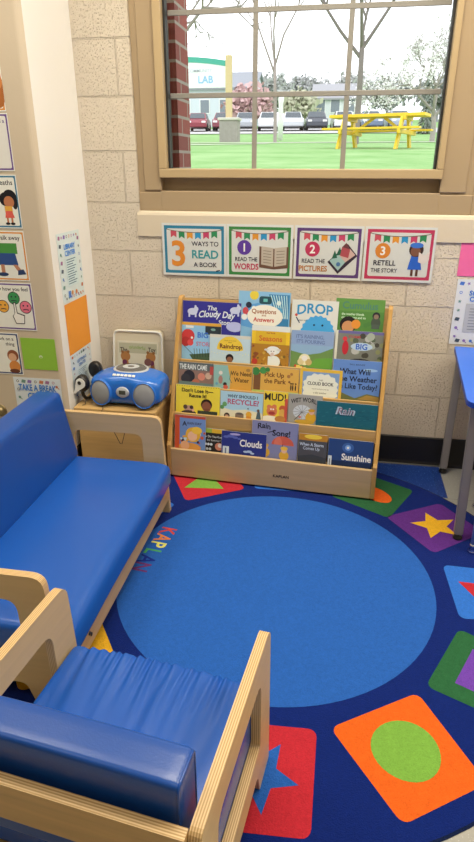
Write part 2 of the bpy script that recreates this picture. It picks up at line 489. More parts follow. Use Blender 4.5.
# ------------------------------------------------------------------ window
def win(name, jx0, sx0, px, sx1, jx1, muntx):
    """jamb from jx0, sash from sx0, glass px[0]..px[1], sash to sx1, mullion to jx1"""
    w = thing(name, None, None); w['kind'] = 'structure'
    f = MB(); e = .003
    f.box(jx0, sx0, .012, .11, OZ0, OZ1, M_FRAME, e); f.box(sx1, jx1, .012, .11, OZ0, OZ1, M_FRAME, e)
    f.box(jx0+.028, sx0+.002, .004, .05, 1.208, OZ1, M_FRAME, e)
    f.box(sx1-.002, jx1-.03, .004, .05, 1.208, OZ1, M_FRAME, e)
    f.box(sx0, sx1, .048, .11, OZ0, 1.27, M_FRAME, e); f.box(sx0-.002, sx1+.002, .006, .06, OZ0, 1.206, M_FRAME, e); f.box(sx0, sx1, .012, .11, 2.2, OZ1, M_FRAME, e)
    f.box(jx0, sx0, .008, .03, OZ0, 1.2, M_FRAME, e); f.box(sx1, jx1, .008, .03, OZ0, 1.2, M_FRAME, e)
    f.build('window_frame', w)
    s = MB(); z0, z1 = 1.258, 2.19; y0, y1 = -.012, .055
    s.box(sx0, px[0]-.012, y0, y1, z0+.0352, z1-.0352, M_SASH, e); s.box(px[1]+.012, sx1, y0, y1, z0+.0352, z1-.0352, M_SASH, e)
    s.box(sx0, sx1, y0, y1, z0, z0+.035, M_SASH, e); s.box(sx0, sx1, y0, y1, z1-.035, z1, M_SASH, e)
    s.box(px[0]-.014, px[1]+.014, .02, y1, z0+.01, 1.294, M_SASH, .002)
    s.build('sash', w)
    g = MB()
    for x in (px[0]-.013, px[1]+.001): g.box(x+.002, x+.010, .02, .058, 1.294, z1-.035, M_GASKET)
    g.build('gasket', w)
    g = MB(); g.box(px[0]-.01, px[1]+.01, .060, .064, 1.28, 2.17, M_GLASS); g.build('pane', w)
    m = MB()
    for x in muntx: m.box(x-.010, x+.010, .052, .058, 1.29, 2.16, M_MUNTIN, .002)
    for z in (1.566, 1.851, 2.135): m.box(px[0], px[1], .051, .057, z-.0095, z+.0095, M_MUNTIN, .002)
    m.build('muntins', w)
    return w
win('window_1', OX0, -.655, (-.61, .457), .492, .62, (-.262, .102))
win('window_2', .62, .70, (.745, 1.75), 1.795, OX1, (1.08, 1.415))

# ------------------------------------------------------------------ posters and cards on the wall above the shelf
def sheet(name, label, cat, W, H, M, paper, art, group=None, th=.0006):
    mb = MB(); mb.box(0, W, 0, H, -th, 0, ink(paper), M=Matrix())
    a = Art(mb, W, H, Matrix(), z=.00005); art(a)
    o = mb.build(name); o.matrix_world = M
    return tag(o, label, cat, group)
PW, PH = .286, .222
def read_frame(a, c, tint='cec5b3'):
    a.rect(.035, .045, .965, .955, c).rrect(.075, .1, .925, .9, .04, tint).bunting()
def art_p1(a):
    read_frame(a, '2c7488'); a.text('3', .25, .43, .46, 'd8802c', bold=.05)
    a.text('WAYS TO', .67, .62, .085, '2a2430', .42).text('READ', .67, .42, .15, '3b8a86', .44, .04).text('A BOOK', .67, .22, .085, '2a2430', .38)
    a.line([(.84, .1), (.9, .12)], .02, '2a2430')
def num(a, n, c):
    a.circ(.27, .57, .14, c); a.text(n, .27, .57, .15, 'f4ece0', bold=.04)
def art_p2(a):
    read_frame(a, '3c7a3c'); num(a, '1', '5e3a86')
    a.text('READ THE', .30, .35, .075, '2a2430', .34).text('WORDS', .30, .21, .11, 'b8344e', .38, .03)
    a.poly([(.5, .2), (.72, .17), (.94, .2), (.94, .6), (.72, .56), (.5, .6)], '6a4a38').poly([(.53, .26), (.71, .22), (.71, .57), (.53, .6)], 'b9a58c').poly([(.73, .22), (.91, .26), (.91, .6), (.73, .57)], 'b9a58c')
    for i in range(5):
        y = .52-.055*i; a.line([(.56, y), (.68, y-.015)], .014, '8a7a66'); a.line([(.76, y-.015), (.88, y)], .014, '8a7a66')
def art_p3(a):
    read_frame(a, '5a3a66'); num(a, '2', 'b8344e')
    a.text('READ THE', .29, .35, .075, '2a2430', .34).text('PICTURES', .29, .21, .1, 'b06a2c', .42, .02)
    a.poly([(.5, .34), (.66, .12), (.93, .46), (.78, .68)], '3a2c34').poly([(.53, .36), (.66, .18), (.76, .34), (.64, .5)], '9ab0a0').poly([(.64, .5), (.76, .34), (.9, .48), (.78, .64)], 'c8a08c')
    a.poly([(.56, .4), (.6, .56), (.64, .42)], '2c5a40').poly([(.62, .46), (.67, .62), (.71, .48)], '2c5a40').poly([(.68, .46), (.8, .42), (.82, .58), (.7, .62)], 'a84848').poly([(.7, .62), (.76, .7), (.82, .58)], '6a3a3a').circ(.66, .3, .04, '4a6a8a')
def art_p4(a):
    read_frame(a, 'b8344e'); num(a, '3', 'd07a2c')
    a.text('RETELL', .31, .35, .09, '2a2430', .34, .02).text('THE STORY', .31, .21, .075, '2a2430', .38)
    a.rect(.69, .12, .725, .26, '5a3828').rect(.76, .12, .795, .26, '5a3828').poly([(.64, .24), (.84, .24), (.8, .5), (.68, .5)], '2c5aa8').circ(.74, .6, .13, '3a2620').circ(.73, .57, .09, '7a4c36').ell(.74, .68, .12, .05, '3c6ab0')
    a.poly([(.78, .38), (.86, .34), (.93, .42), (.93, .58), (.86, .5), (.78, .56)], 'd8c4b0')
for nm, x, art, lab in (('1', -.6568, art_p1, 'teal-bordered poster with a big orange 3 about ways to read, taped under the window'),
                        ('2', -.3686, art_p2, 'green-bordered poster about reading the words, with an open book picture'),
                        ('3', -.0762, art_p3, 'purple-bordered poster about reading the pictures, with a pop-up book drawing'),
                        ('4', .2150, art_p4, 'crimson-bordered poster about retelling the story, with a child holding a book')):
    sheet('poster', lab, 'poster', PW, PH, face_to((x, -.0085, 1.0772-PH), (1, 0, -.004), (0, 0, 1)), 'd2c9b8', art, 'reading posters under the window')
def icons(a, n, seed, box=None, tints=('5a7aa8', 'a06a86', '6a8a78', 'c0704a', '46505a', '8a6aa0')):
    r = random.Random(seed)
    for i in range(n):
        s = i/n*4; t = s-int(s); d = .09
        x, y = [(t, 1-d*.7), (1-d, 1-t), (1-t, d*.7), (d, t)][int(s)]
        x = .09+.82*x if int(s) in (0, 2) else x; y = .06+.88*y if int(s) in (1, 3) else y
        c = r.choice(tints); k = r.random()
        if k < .3: a.circ(x, y, .022, c).circ(x, y, .013, 'e4dccf')
        elif k < .55: a.star(x, y, .03, c, r.random()*3)
        elif k < .8: a.poly([(x-.05, y-.02), (x+.03, y-.03), (x+.05, y+.02), (x-.03, y+.03)], c)
        else: a.circ(x, y, .022, c).line([(x, y), (x+.05, y-.035)], .012, c)
def art_lib(a):
    icons(a, 30, 3); a.text('LIBRARY', .5, .80, .07, '3f86c8', .5, .04).text('CENTER', .5, .705, .07, '3f86c8', .46, .04)
    a.rect(.26, .22, .76, .64, 'd2d8d4')
    for i in range(11): a.line([(.3, .61-.035*i), (.70-.06*(i % 3), .61-.035*i)], .013, '55707a')
    a.circ(.42, .12, .035, 'd08a4a').circ(.60, .11, .035, 'c8783c').rect(.24, .06, .34, .16, '4a7ab8')
SW, SH = .236, .278
def side(y, z): return face_to((XC+.0015, y, z), (0, 1, 0), (0, 0, 1))
sheet('poster', 'white library center poster with blue lettering, topmost on the pale side of the column', 'poster', SW-.02, SH, side(-.338, .778), 'd9d9d6', art_lib)
sheet('card', 'plain orange card on the pale side of the column below the library poster', 'card', .226, .218, side(-.335, .556), 'f08c2c', lambda a: a.rect(.02, .02, .98, .98, 'f3912f'))
def art_lis(a):
    icons(a, 30, 9); a.text('LISTENING', .5, .80, .065, '5580b0', .55, .03).text('CENTER', .5, .71, .065, '5580b0', .45, .03)
    a.rect(.26, .18, .76, .64, 'ccd2d6')
    for i in range(11): a.line([(.3, .60-.036*i), (.70-.06*(i % 4), .60-.036*i)], .013, '6a7f90')
sheet('poster', 'white icon-bordered poster behind the blue stereo, lowest on the side of the column', 'poster', SW-.02, .21, side(-.335, .345), 'd3d3d4', art_lis)
# front of the column
def front(x, z): return face_to((x, YC-.0015, z), (1, 0, 0), (0, 0, 1))
def frame2(a, c, tint='e6dac4'): a.rect(.012, .02, .988, .98, c).rrect(.035, .05, .965, .95, .03, tint)
def fp(label, xr, z0, z1, art, W=.26): sheet('poster', label, 'poster', W, z1-z0, front(xr-W, z0), 'e9dfcc', art, 'calm-down posters on the column front')
def fa1(a): frame2(a, 'd98a3c'); a.rect(.72, .1, .95, .75, 'e0b890').ell(.9, .35, .2, .3, 'a8602c').circ(.9, .5, .14, 'c87a3c')
def fa2(a): frame2(a, '6a4a7c', 'dccfbc'); a.text('feel a', .86, .87, .07, '5a4a7a', .2)
def fa3(a):
    frame2(a, '3f7086'); a.text('my breaths', .72, .86, .09, '2a2430', .44)
    a.circ(.86, .58, .15, '1c1a1e').ell(.93, .5, .06, .14, '1c1a1e').circ(.79, .55, .13, '1c1a1e').circ(.84, .5, .11, 'b87048').rect(.76, .3, .88, .42, 'e0a040').poly([(.75, .2), (.9, .2), (.87, .33), (.77, .33)], 'd85a4a').rect(.77, .1, .8, .2, 'b87048').rect(.84, .1, .87, .2, 'b87048').ell(.78, .09, .05, .025, '1c1a1e').ell(.86, .09, .05, .025, '1c1a1e')
def fa4(a):
    frame2(a, 'd98a3c'); a.text('walk away', .74, .87, .085, '2a2430', .42)
    a.rect(.5, .55, .86, .76, '4a8a3c').poly([(.5, .32), (.85, .32), (.82, .56), (.5, .56)], '2f4a7a').rect(.56, .16, .62, .33, 'b87a58').poly([(.76, .33), (.83, .33), (.9, .2), (.84, .17)], 'b87a58').poly([(.82, .12), (.96, .14), (.92, .24), (.83, .22)], '2a3a5a').ell(.58, .13, .12, .04, '2a3a5a')
def fa5(a):
    frame2(a, '6a4a7c'); a.text('Show how you feel', .62, .87, .075, '2a2430', .64)
    for x, c in ((.48, 'e8a03c'), (.68, '3c8a4c'), (.86, 'e0707c')):
        y = .68 if c == '3c8a4c' else .5
        a.circ(x, y, .135, '2a2430').circ(x, y, .12, c).circ(x-.035, y+.03, .018, '2a2430').circ(x+.035, y+.03, .018, '2a2430').line([(x-.05, y-.06), (x, y-.045), (x+.05, y-.06)], .018, '2a2430')
    a.poly([(.66, .6), (.70, .6), (.71, .38), (.83, .33), (.81, .14), (.66, .14), (.62, .3), (.66, .36)], '2a2430').poly([(.67, .58), (.69, .58), (.7, .36), (.815, .31), (.80, .155), (.67, .155), (.635, .3), (.67, .37)], 'eee2d0')
def fa6(a):
    frame2(a, '2f3f66'); a.text('Work on a', .74, .86, .075, '2a2430', .42).text('thing', .84, .74, .075, '2a2430', .2)
    a.circ(.86, .46, .14, '8a4a2c').circ(.85, .42, .1, 'd8a078').ell(.87, .2, .14, .14, 'd0803c').ell(.86, .09, .13, .05, '6a3a28')
fp('orange-bordered poster with a brown picture, highest on the column front at the left edge', -1.09, 1.484, 1.668, fa1)
fp('blank-looking purple-bordered poster on the column front above the girl poster', -1.088, 1.287, 1.479, fa2)
fp('teal-bordered poster of a dark-haired girl in an orange top and red skirt', -1.088, 1.084, 1.275, fa3)
fp('orange-bordered poster of walking legs in blue shorts on the column front', -1.088, .884, 1.074, fa4)
fp('purple-bordered poster of coloured feeling faces and a pointing hand', -1.086, .682, .876, fa5)
fp('navy-bordered poster of a crouching child beside the green card', -1.176, .486, .668, fa6)
def fgreen(a): a.rect(.01, .01, .99, .99, '8fb53a').ell(.54, .42, .06, .05, 'c8cfa0').ell(.54, .40, .035, .03, '9fb85c')
sheet('card', 'lime green card on the beige column front above the sofa back', 'card', .152, .136, front(-1.168, .514), '8fb53a', fgreen)
def ftb(a):
    icons(a, 26, 5); a.text('TAKE A BREAK', .5, .84, .10, '3f78b8', .8, .04).text('CENTER', .52, .70, .10, '3f78b8', .5, .04)
    a.rect(.2, .1, .8, .6, 'd2d8d4')
sheet('poster', 'white take-a-break poster with blue lettering partly hidden behind the blue sofa back', 'poster', .215, .275, front(-1.228, .20), 'd6d2ca', ftb)
# right-hand wall sheets
sheet('card', 'bright pink card on the block wall at the right edge, above the science poster', 'card', .22, .14, face_to((.602, -.0022, .886), (1, 0, 0), (0, 0, 1)), 'e8648c', lambda a: a.rect(.01, .01, .99, .99, 'ea668e'))
def art_sci(a):
    icons(a, 26, 14, tints=('4a70b0', 'c86a80', '6a8a78', 'd0603c', '46505a', '8a6aa0'))
    a.text('SCIENCE', .5, .80, .07, '3f78b8', .5, .04).text('CENTER', .5, .71, .07, '3f78b8', .46, .04).rect(.22, .2, .8, .64, 'b8b0a6')
    for i in range(8): a.line([(.3, .56-.045*i), (.72, .56-.045*i)], .014, '8a8884')
sheet('poster', 'white science center poster with small icons above the blue table', 'poster', .216, .278, face_to((.609, -.0022, .596), (1, 0, 0), (0, 0, 1)), 'ddd4c6', art_sci)

# ------------------------------------------------------------------ round rug
RC = (-.029, -.955)
rug = thing('round_rug', 'round blue classroom rug with coloured shape squares around its rim', 'rug', (RC[0], RC[1], 0))
C_NAVY, C_DISC = carpet('carpet_navy', own('#08215f')), carpet('carpet_blue', own('#27589c'))
CC = {n: carpet('carpet_'+n, own(h)) for n, h in dict(red='#b82830', orange='#e05c1a', green='#2a5c34', lime='#78a03c', purple='#5e2b74', violet='#6c3e94', yellow='#e6a624', blue='#265aa2', sky='#3068b2').items()}
b = MB(); RR = .922; RT = .004
b.lathe([(0, RT), (RR-.012, RT), (RR-.006, RT-.001)], C_NAVY, 96, smooth=False)
b.lathe([(0, RT+.0003), (.537, RT+.0003)], C_DISC, 96, smooth=False)
RZ = [RT+.0003]
def rpoly(pts, m, dz): b.face([(x, y, RT+dz) for x, y in pts], m)
def rsquare(ang, m, shape, ms, hw=.128, r0=.592, r1=.862, spin=0.):
    a = math.radians(ang); rc = (r0+r1)/2; h = (r1-r0)/2
    def T(x, y):
        # x tangential, y radial outwards; sides of the patch fan a little
        k = 1-.07*y/h
        X, Y = (rc+y), x*k
        return (X*math.cos(a)-Y*math.sin(a), X*math.sin(a)+Y*math.cos(a))
    pts = []; r = .022
    for cx, cy, a0 in ((hw-r, h-r, 0), (-hw+r, h-r, 90), (-hw+r, -h+r, 180), (hw-r, -h+r, 270)):
        for i in range(5):
            t = math.radians(a0+22.5*i); pts.append(T(cx+r*math.cos(t), cy+r*math.sin(t)))
    rpoly(pts, m, .0004)
    def U(x, y):
        c, s = math.cos(spin), math.sin(spin); return T(x*c-y*s, x*s+y*c)
    if shape == 'circle': s = [U(.083*math.cos(2*PI*i/32), .083*math.sin(2*PI*i/32)-.008) for i in range(32)]
    elif shape == 'oval': s = [U(.085*math.cos(2*PI*i/32), .05*math.sin(2*PI*i/32)) for i in range(32)]
    elif shape == 'star': s = [U((.095 if i % 2 == 0 else .043)*math.sin(PI*i/5), (.095 if i % 2 == 0 else .043)*math.cos(PI*i/5)) for i in range(10)]
    elif shape == 'triangle': s = [U(-.085, -.07), U(.085, -.07), U(0, .085)]
    elif shape == 'square': s = [U(-.075, -.075), U(.075, -.075), U(.075, .075), U(-.075, .075)]
    elif shape == 'diamond': s = [U(0, -.095), U(.075, 0), U(0, .095), U(-.075, 0)]
    elif shape == 'hexagon': s = [U(.082*math.cos(PI*i/3), .082*math.sin(PI*i/3)) for i in range(6)]
    elif shape == 'heart': s = [U(.0053*16*math.sin(t)**3, .0053*(13*math.cos(t)-5*math.cos(2*t)-2*math.cos(3*t)-math.cos(4*t))) for t in [2*PI*i/36 for i in range(36)]]
    else: s = [U(-.085, -.05), U(.085, -.05), U(.085, .05), U(-.085, .05)]
    rpoly(s, ms, .0008)
for ang, m, sh, ms, sp in ((-57, 'orange', 'circle', 'lime', 0), (-27.5, 'green', 'square', 'violet', 0), (3, 'sky', 'triangle', 'red', -.45), (35.5, 'purple', 'star', 'yellow', 0),
                           (60, 'green', 'oval', 'orange', .2), (92, 'sky', 'heart', 'yellow', 0), (121.5, 'red', 'triangle', 'lime', .45), (152, 'sky', 'diamond', 'purple', 0), (183, 'orange', 'rectangle', 'blue', 0),
                           (216, 'yellow', 'hexagon', 'green', 0), (246, 'purple', 'square', 'lime', 0), (-86.3, 'red', 'star', 'blue', -.127)):
    rsquare(ang, CC[m], sh, CC[ms], spin=sp)
# woven maker's word near the rim, letters running along it
wcols = ('c8443c', 'd8783c', 'e0d060', '4a9a58', '182a78', '6a3262')
pw = [Vector((-.466, -.752)), Vector((-.498, -.982))]
for i, ch in enumerate('KAPLAN'):
    p = pw[0].lerp(pw[1], i/5.)-Vector(RC)
    d = (pw[1]-pw[0]).normalized(); n = Vector((-d.y, d.x))
    vs, fs, x0, x1 = text_mesh(ch, .02); k = .086
    m = b.mi(carpet('carpet_w'+str(i), own(wcols[i])))
    bv = [b.bm.verts.new((p.x+d.x*(x-(x0+x1)/2)*k*.8+n.x*(y-.35)*k, p.y+d.y*(x-(x0+x1)/2)*k*.8+n.y*(y-.35)*k, RT+.0007)) for x, y in vs]
    for f in fs:
        try: g = b.bm.faces.new([bv[j] for j in f]); g.material_index = m
        except ValueError: pass
b.build('carpet', rug)
b = MB(); b.lathe([(RR-.006, RT-.001), (RR, RT-.003), (RR+.001, .001), (RR, 0)], carpet('carpet_binding', own('#101b38')), 96)
b.build('binding', rug)

# ------------------------------------------------------------------ wooden display shelf
TH = math.atan2(-.065, .934); SO = (-.587, -.326, .0045)
U_, V_ = Vector((math.cos(TH), math.sin(TH), 0)), Vector((-math.sin(TH), math.cos(TH), 0))
SWD = .919
shelf = thing('book_display_shelf', 'maple tiered book display stand against the block wall under the window', 'bookshelf', SO, TH)
prof = [(0, 0.012), (0, .158), (.012, .172), (.232, .765), (.242, .774), (.272, .774), (.276, .77), (.276, 0.012), (.25, 0.0), (.02, 0.0)]
for x in (0, SWD-.018):
    b = MB(); b.prism(prof, x, x+.018, 'yz', M_WOODZ, wood('maple_edge', own('#c8924a'), 'Z'), bev=.003); b.build('side_panel', shelf)
b = MB(); b.box(.018, SWD-.018, .001, .017, .008, .143, M_PALEX, .003)
a = Art(b, SWD, .13, face_to((0, .0005, .008), (1, 0, 0), (0, 0, 1))); a.text('KAPLAN', .565, .45, .1, '2a1c14', bold=.02)
b.build('front_panel', shelf)
TIER = {'E': (.018, .14), 'D': (.07, .295), 'C': (.125, .402), 'B': (.18, .508)}
LIPH = {'D': .062, 'C': .052, 'B': .048}
for t, h in LIPH.items():
    v, z = TIER[t]
    b = MB(); b.box(.018, SWD-.018, v-.010, v, z-h, z, M_WOODX, .0025); b.build('lip_rail', shelf)
prev = None
for t in 'EDCB':
    v, z = TIER[t]; h = LIPH.get(t, .075)
    nxt = {'E': .07, 'D': .125, 'C': .18, 'B': .262}[t]
    b = MB(); b.box(.018, SWD-.018, v, nxt+.012, z-.028, z-.02, M_WOODX); b.build('ledge', shelf)
b = MB()
bz0, bz1 = .44, .764
bv = .18+.0035+.0062*4+.002-.15*.048
b.prism([(bv, bz0), (bv+.15*(bz1-bz0), bz1), (bv+.008+.15*(bz1-bz0), bz1), (bv+.008, bz0)], .018, SWD-.018, 'yz', M_WOODX)
b.build('back_panel', shelf)
b = MB(); b.box(.018, SWD-.018, .262, .275, .02, .50, M_WOODX); b.build('rear_board', shelf)

# --- picture books
def spots(a, n, seed, cols, y0=0, y1=1, x0=0, x1=1, r0=.01, r1=.04):
    r = random.Random(seed)
    for i in range(n):
        if i % 6: a.z -= STEP*.8
        a.circ(r.uniform(x0, x1), r.uniform(y0, y1), r.uniform(r0, r1), r.choice(cols), 9)
def bA1(a):
    a.rect(0, 0, 1, 1, '35307c'); a.text('The', .50, .90, .07, 'd8d4e0', .2, .03, shear=.2).text('Cloudy Day', .58, .79, .10, 'd8d4e0', .62, .04, arc=.02, shear=.2).text('Story', .74, .68, .07, 'd8d4e0', .3, .02)
    for x, y in ((.17, .83), (.90, .88)):
        a.ell(x, y, .085, .055, 'c4c0d8').circ(x+.06, y+.04, .04, 'c4c0d8').rect(x-.07, y-.09, x-.04, y, 'c4c0d8').rect(x+.04, y-.09, x+.07, y, 'c4c0d8').circ(x+.05, y+.085, .018, 'c4c0d8')
    a.ell(.9, .62, .14, .08, 'b4b0d0')
def bA2(a):
    a.rect(0, 0, 1, 1, '88b0c2').poly([(0, .55), (.2, .82), (.42, .86), (.4, .5)], '5f96bc').poly([(.58, .97), (.98, .97), (.98, .55), (.8, .5)], '3c7a9c').circ(.3, .95, .06, 'e0c040').rrect(.40, .84, .64, .94, .03, '2a4a50').rect(.48, .87, .56, .91, '6ab0a0')
    for i in range(7): a.line([(.62+.05*i, .96), (.78+.03*i, .66)], .010, 'c8dce0')
    a.circ(.2, .82, .04, '2c2c38').ell(.14, .74, .04, .05, 'c84a4a').circ(.78, .86, .03, 'd8e4e8').circ(.12, .66, .04, 'e8e4d8').circ(.8, .76, .04, '5a9ab0').circ(.3, .78, .03, 'e0e4e0')
    a.ell(.52, .68, .24, .15, 'ecdcc0'); a.text('Questions', .5, .745, .055, 'a05a30', .50, .04).text('and', .5, .695, .03, 'a05a30', .2).text('Answers', .5, .635, .055, 'c0443c', .48, .04)
def bA3(a):
    a.rect(0, 0, 1, 1, 'd9cfba'); a.text('DROP', .50, .86, .13, '2f86ac', .84, .05, arc=.03)
    pts = []
    for i in range(40):
        t = 2*PI*i/40; r = .25 if i % 2 else .23; pts.append((.58+r*1.5*math.cos(t), .55+r*math.sin(t)))
    a.poly(pts, '4a9cc4').circ(.5, .66, .014, '1c2a3a').circ(.68, .66, .014, '1c2a3a').line([(.1, .76), (.18, .68)], .015, '3a4a5a').circ(.1, .79, .02, 'c84a3a').text('a water story', .24, .72, .02, '6a6a6a', .22)
def bA4(a):
    a.rect(0, 0, 1, 1, '56803a').rect(0, .84, 1, 1, '648c40').text('Cumulus', .50, .915, .09, '4f7a60', .82, .03).text('the weather friends', .36, .80, .03, 'd0dcb0', .46, .02).text('clouds come and go', .38, .755, .03, 'd0dcb0', .5, .02)
    a.circ(.84, .79, .05, '2c2a2c').ell(.84, .70, .06, .08, '4a5040').circ(.84, .78, .032, '8a7058').rect(.76, .62, .92, .68, '50584a')
    a.circ(.28, .66, .11, '241e1c').circ(.28, .63, .08, 'c88a58').circ(.44, .67, .06, 'e08a34').circ(.64, .66, .03, '507a3a').circ(.7, .68, .03, '507a3a')
def bB1(a):
    a.rect(0, 0, 1, 1, '8fb6c8').rect(0, .93, 1, 1, 'd99a3a').rect(.6, .72, 1, .93, '2c3438').circ(.16, .66, .17, 'c83c38').circ(.1, .52, .12, 'b03430').circ(.22, .5, .08, 'd84a44').circ(.26, .62, .03, 'e8e0d0').rect(.1, .86, .3, .92, 'e0d8c8').text('BIG', .54, .70, .13, '3c6ab8', .34, .05).text('STORMS', .62, .48, .10, 'c06a80', .5, .02)
    a.poly([(.2, .2), (.95, .3), (.95, .1), (.3, .06)], '46583e')
    for i in range(9): a.line([(.34+.07*i, .12+.01*i), (.32+.07*i, .36)], .012, '2c3a30')
    a.line([(.05, .42), (.3, .2)], .012, '3a4a4a').ell(.8, .85, .06, .03, '7a9a8a')
def bB2(a):
    a.rect(0, 0, 1, 1, 'bcc8c4').rect(0, .9, 1, 1, 'cfc6b0'); a.ell(.5, .54, .44, .42, 'e8bc3c', 24, 0, PI).ell(.5, .54, .44, .05, 'e8bc3c')
    for i in range(14): a.circ(.05+.07*i, .42-.02*(i % 3), .015, 'e8d890', 8)
    a.text('Raindrop', .52, .64, .14, '6a3a28', .78, .06).text('a story of one small', .5, .83, .035, '9a7a30', .4).text('water', .5, .77, .035, '9a7a30', .2).circ(.5, .26, .13, '241c1c').circ(.5, .2, .1, '8a5a40').rect(.36, 0, .64, .1, '3a4a8a')
def bB3(a):
    a.rect(0, 0, 1, 1, 'b07828').rect(0, .88, 1, 1, 'ddd6c4').rect(0, .58, 1, .88, 'e8b82c').rect(.1, .58, .9, .88, 'd8a82c').text('the flock', .5, .84, .04, 'a03a2c', .5).text('Seasons', .5, .71, .12, 'c8642c', .64, .03)
    spots(a, 60, 4, ('a8702c', '7a5a28', 'c8983c', '8a4a28'), 0, .56)
    a.ell(.58, .44, .16, .10, 'e4dcc8').circ(.56, .40, .085, 'efe6d4').ell(.40, .45, .05, .025, 'd8c8b4').ell(.73, .46, .05, .025, 'd8c8b4').ell(.56, .33, .045, .06, 'd8b8a0').circ(.53, .42, .012, '2a2420').circ(.6, .42, .012, '2a2420').rect(.45, .02, .52, .3, 'e4dcc8').rect(.62, .02, .68, .3, 'd8ccb8').ell(.62, .18, .14, .14, 'e4dcc8').circ(.1, .16, .07, 'b83a2c')
def bB4(a):
    a.rect(0, 0, 1, 1, '8fa8b8').rect(0, .66, 1, 1, '8c9cb4').text("IT'S RAINING,", .44, .86, .085, '5a6a90', .66, .01).text("IT'S POURING", .46, .74, .085, '5a6a90', .66, .01).poly([(0, 0), (1, 0), (1, .62), (.7, .48), (.4, .42), (0, .5)], '6f8a48').poly([(.45, .12), (1, .1), (1, .38), (.6, .34)], '6a9c3c')
    a.circ(.34, .3, .14, 'e8d8a8').circ(.25, .24, .08, 'd8c088').circ(.44, .24, .08, 'c8a868').circ(.34, .33, .07, 'f0e4c8'); spots(a, 18, 8, ('c83c30', 'e0a838', 'e8c860'), 0, .14, .1, .6, .02, .05)
def bB5(a):
    a.rect(0, 0, 1, 1, '7c7868').rect(0, .94, 1, 1, '6a6088').rect(0, 0, .05, 1, 'd8ccb0'); spots(a, 26, 12, ('b8b0a0', '5a6048', '8a8858', '4a4438', 'a8a890'), .35, .9, .3, 1, .04, .09)
    a.text('STORMS', .4, .87, .05, 'c03a38', .5).ell(.22, .62, .07, .16, 'c02c34').circ(.2, .82, .05, 'd83c40').ell(.56, .66, .24, .09, 'b8c4d0').text('BIG', .56, .66, .12, '2c5cae', .36, .06)
    a.ell(.55, .24, .36, .15, '2a2a34').ell(.55, .18, .24, .14, 'd8a890').circ(.46, .2, .018, '2a2420').circ(.62, .2, .018, '2a2420').ell(.54, .1, .06, .03, 'b85a54')
def bC1(a):
    a.rect(0, 0, 1, 1, '8a6a5c').rect(0, .72, 1, 1, '5c605c').text('THE RAIN CAME', .42, .84, .18, 'ddd8cc', .80, .03).circ(.3, .5, .22, '2c2a30').circ(.2, .4, .18, '383438').circ(.66, .5, .14, 'd08068').circ(.86, .55, .12, 'c8a488').ell(.5, .3, .14, .1, 'b86a50').rect(.9, .6, 1, .9, 'b84a40').poly([(0, 0), (1, 0), (1, .26), (0, .3)], '6a7a70')
def bC2(a):
    a.rect(0, 0, 1, 1, 'd69a40').poly([(0, 0), (.42, 0), (.44, .5), (.36, .98), (0, .98)], '8fb0a0').text('We Need', .71, .72, .15, '5c4020', .54, .03).text('Water', .73, .49, .15, '5c4020', .40, .03).circ(.18, .7, .07, 'e0d0b8').ell(.18, .45, .08, .15, 'a87a6a').circ(.3, .3, .07, '2c2420').ell(.32, .2, .09, .08, 'c85a44').circ(.08, .3, .05, '6a9aa8').line([(.46, .8), (.42, .5), (.48, .36)], .02, '3c6a48').ell(.9, .86, .08, .06, 'a87a3c')
def bC3(a):
    a.rect(0, 0, 1, 1, 'd8a24a').text('Pick Up', .47, .76, .15, '6a3c20', .46, .03).text('the Park', .49, .54, .15, '6a3c20', .50, .03).rect(.02, .2, .17, .78, '7a5030').circ(.06, .84, .14, '3f7a3c').circ(.22, .88, .12, '4a8a44').circ(.32, .92, .08, '3f7a3c').circ(.78, .74, .06, 'a8703c').circ(.84, .82, .05, 'a8703c').circ(.8, .55, .04, '8a5a30').rect(0, 0, 1, .2, 'b8c060')
    for x in (.88, .94, .84): a.ell(x, .36, .025, .1, '4a3828').circ(x, .5, .03, '4a3828')
def bC4(a):
    a.rect(0, 0, 1, 1, 'e0ae3c').rect(.07, 0, .93, .9, '7f98b4')
    pts = []
    for i in range(64):
        t = 2*PI*i/64; r = 1+.05*math.cos(16*t); pts.append((.5+.40*r*math.cos(t)*(1+.1*abs(math.sin(2*t))), .38+.46*r*math.sin(t)*(1+.1*abs(math.sin(2*t)))))
    a.poly([(x, max(0, min(.87, y))) for x, y in pts], 'e6dcc0').text('THE', .5, .65, .045, '4a4640', .12).text('CLOUD BOOK', .5, .54, .10, '3a3834', .62, .03).text('words and pictures by', .5, .37, .04, '8a8474', .44).text('a sky watcher', .5, .25, .05, '5a564c', .36, .01)
def bC5(a):
    a.rect(0, 0, 1, 1, '6483b4').text('PAUL BOUNDS', .5, .90, .035, '2c3a58', .5).ell(.78, .79, .16, .035, '9ab4cc').text('What Will', .46, .74, .12, '1c2234', .64, .03).text('the Weather', .52, .57, .12, '1c2234', .82, .03).text('Be Like Today?', .52, .40, .12, '1c2234', .86, .02).poly([(0, 0), (1, 0), (1, .2), (.75, .24), (.5, .12), (.2, .24), (0, .2)], '6a6a3c').poly([(.55, .1), (1, .08), (1, .18), (.75, .21)], 'a8803c')
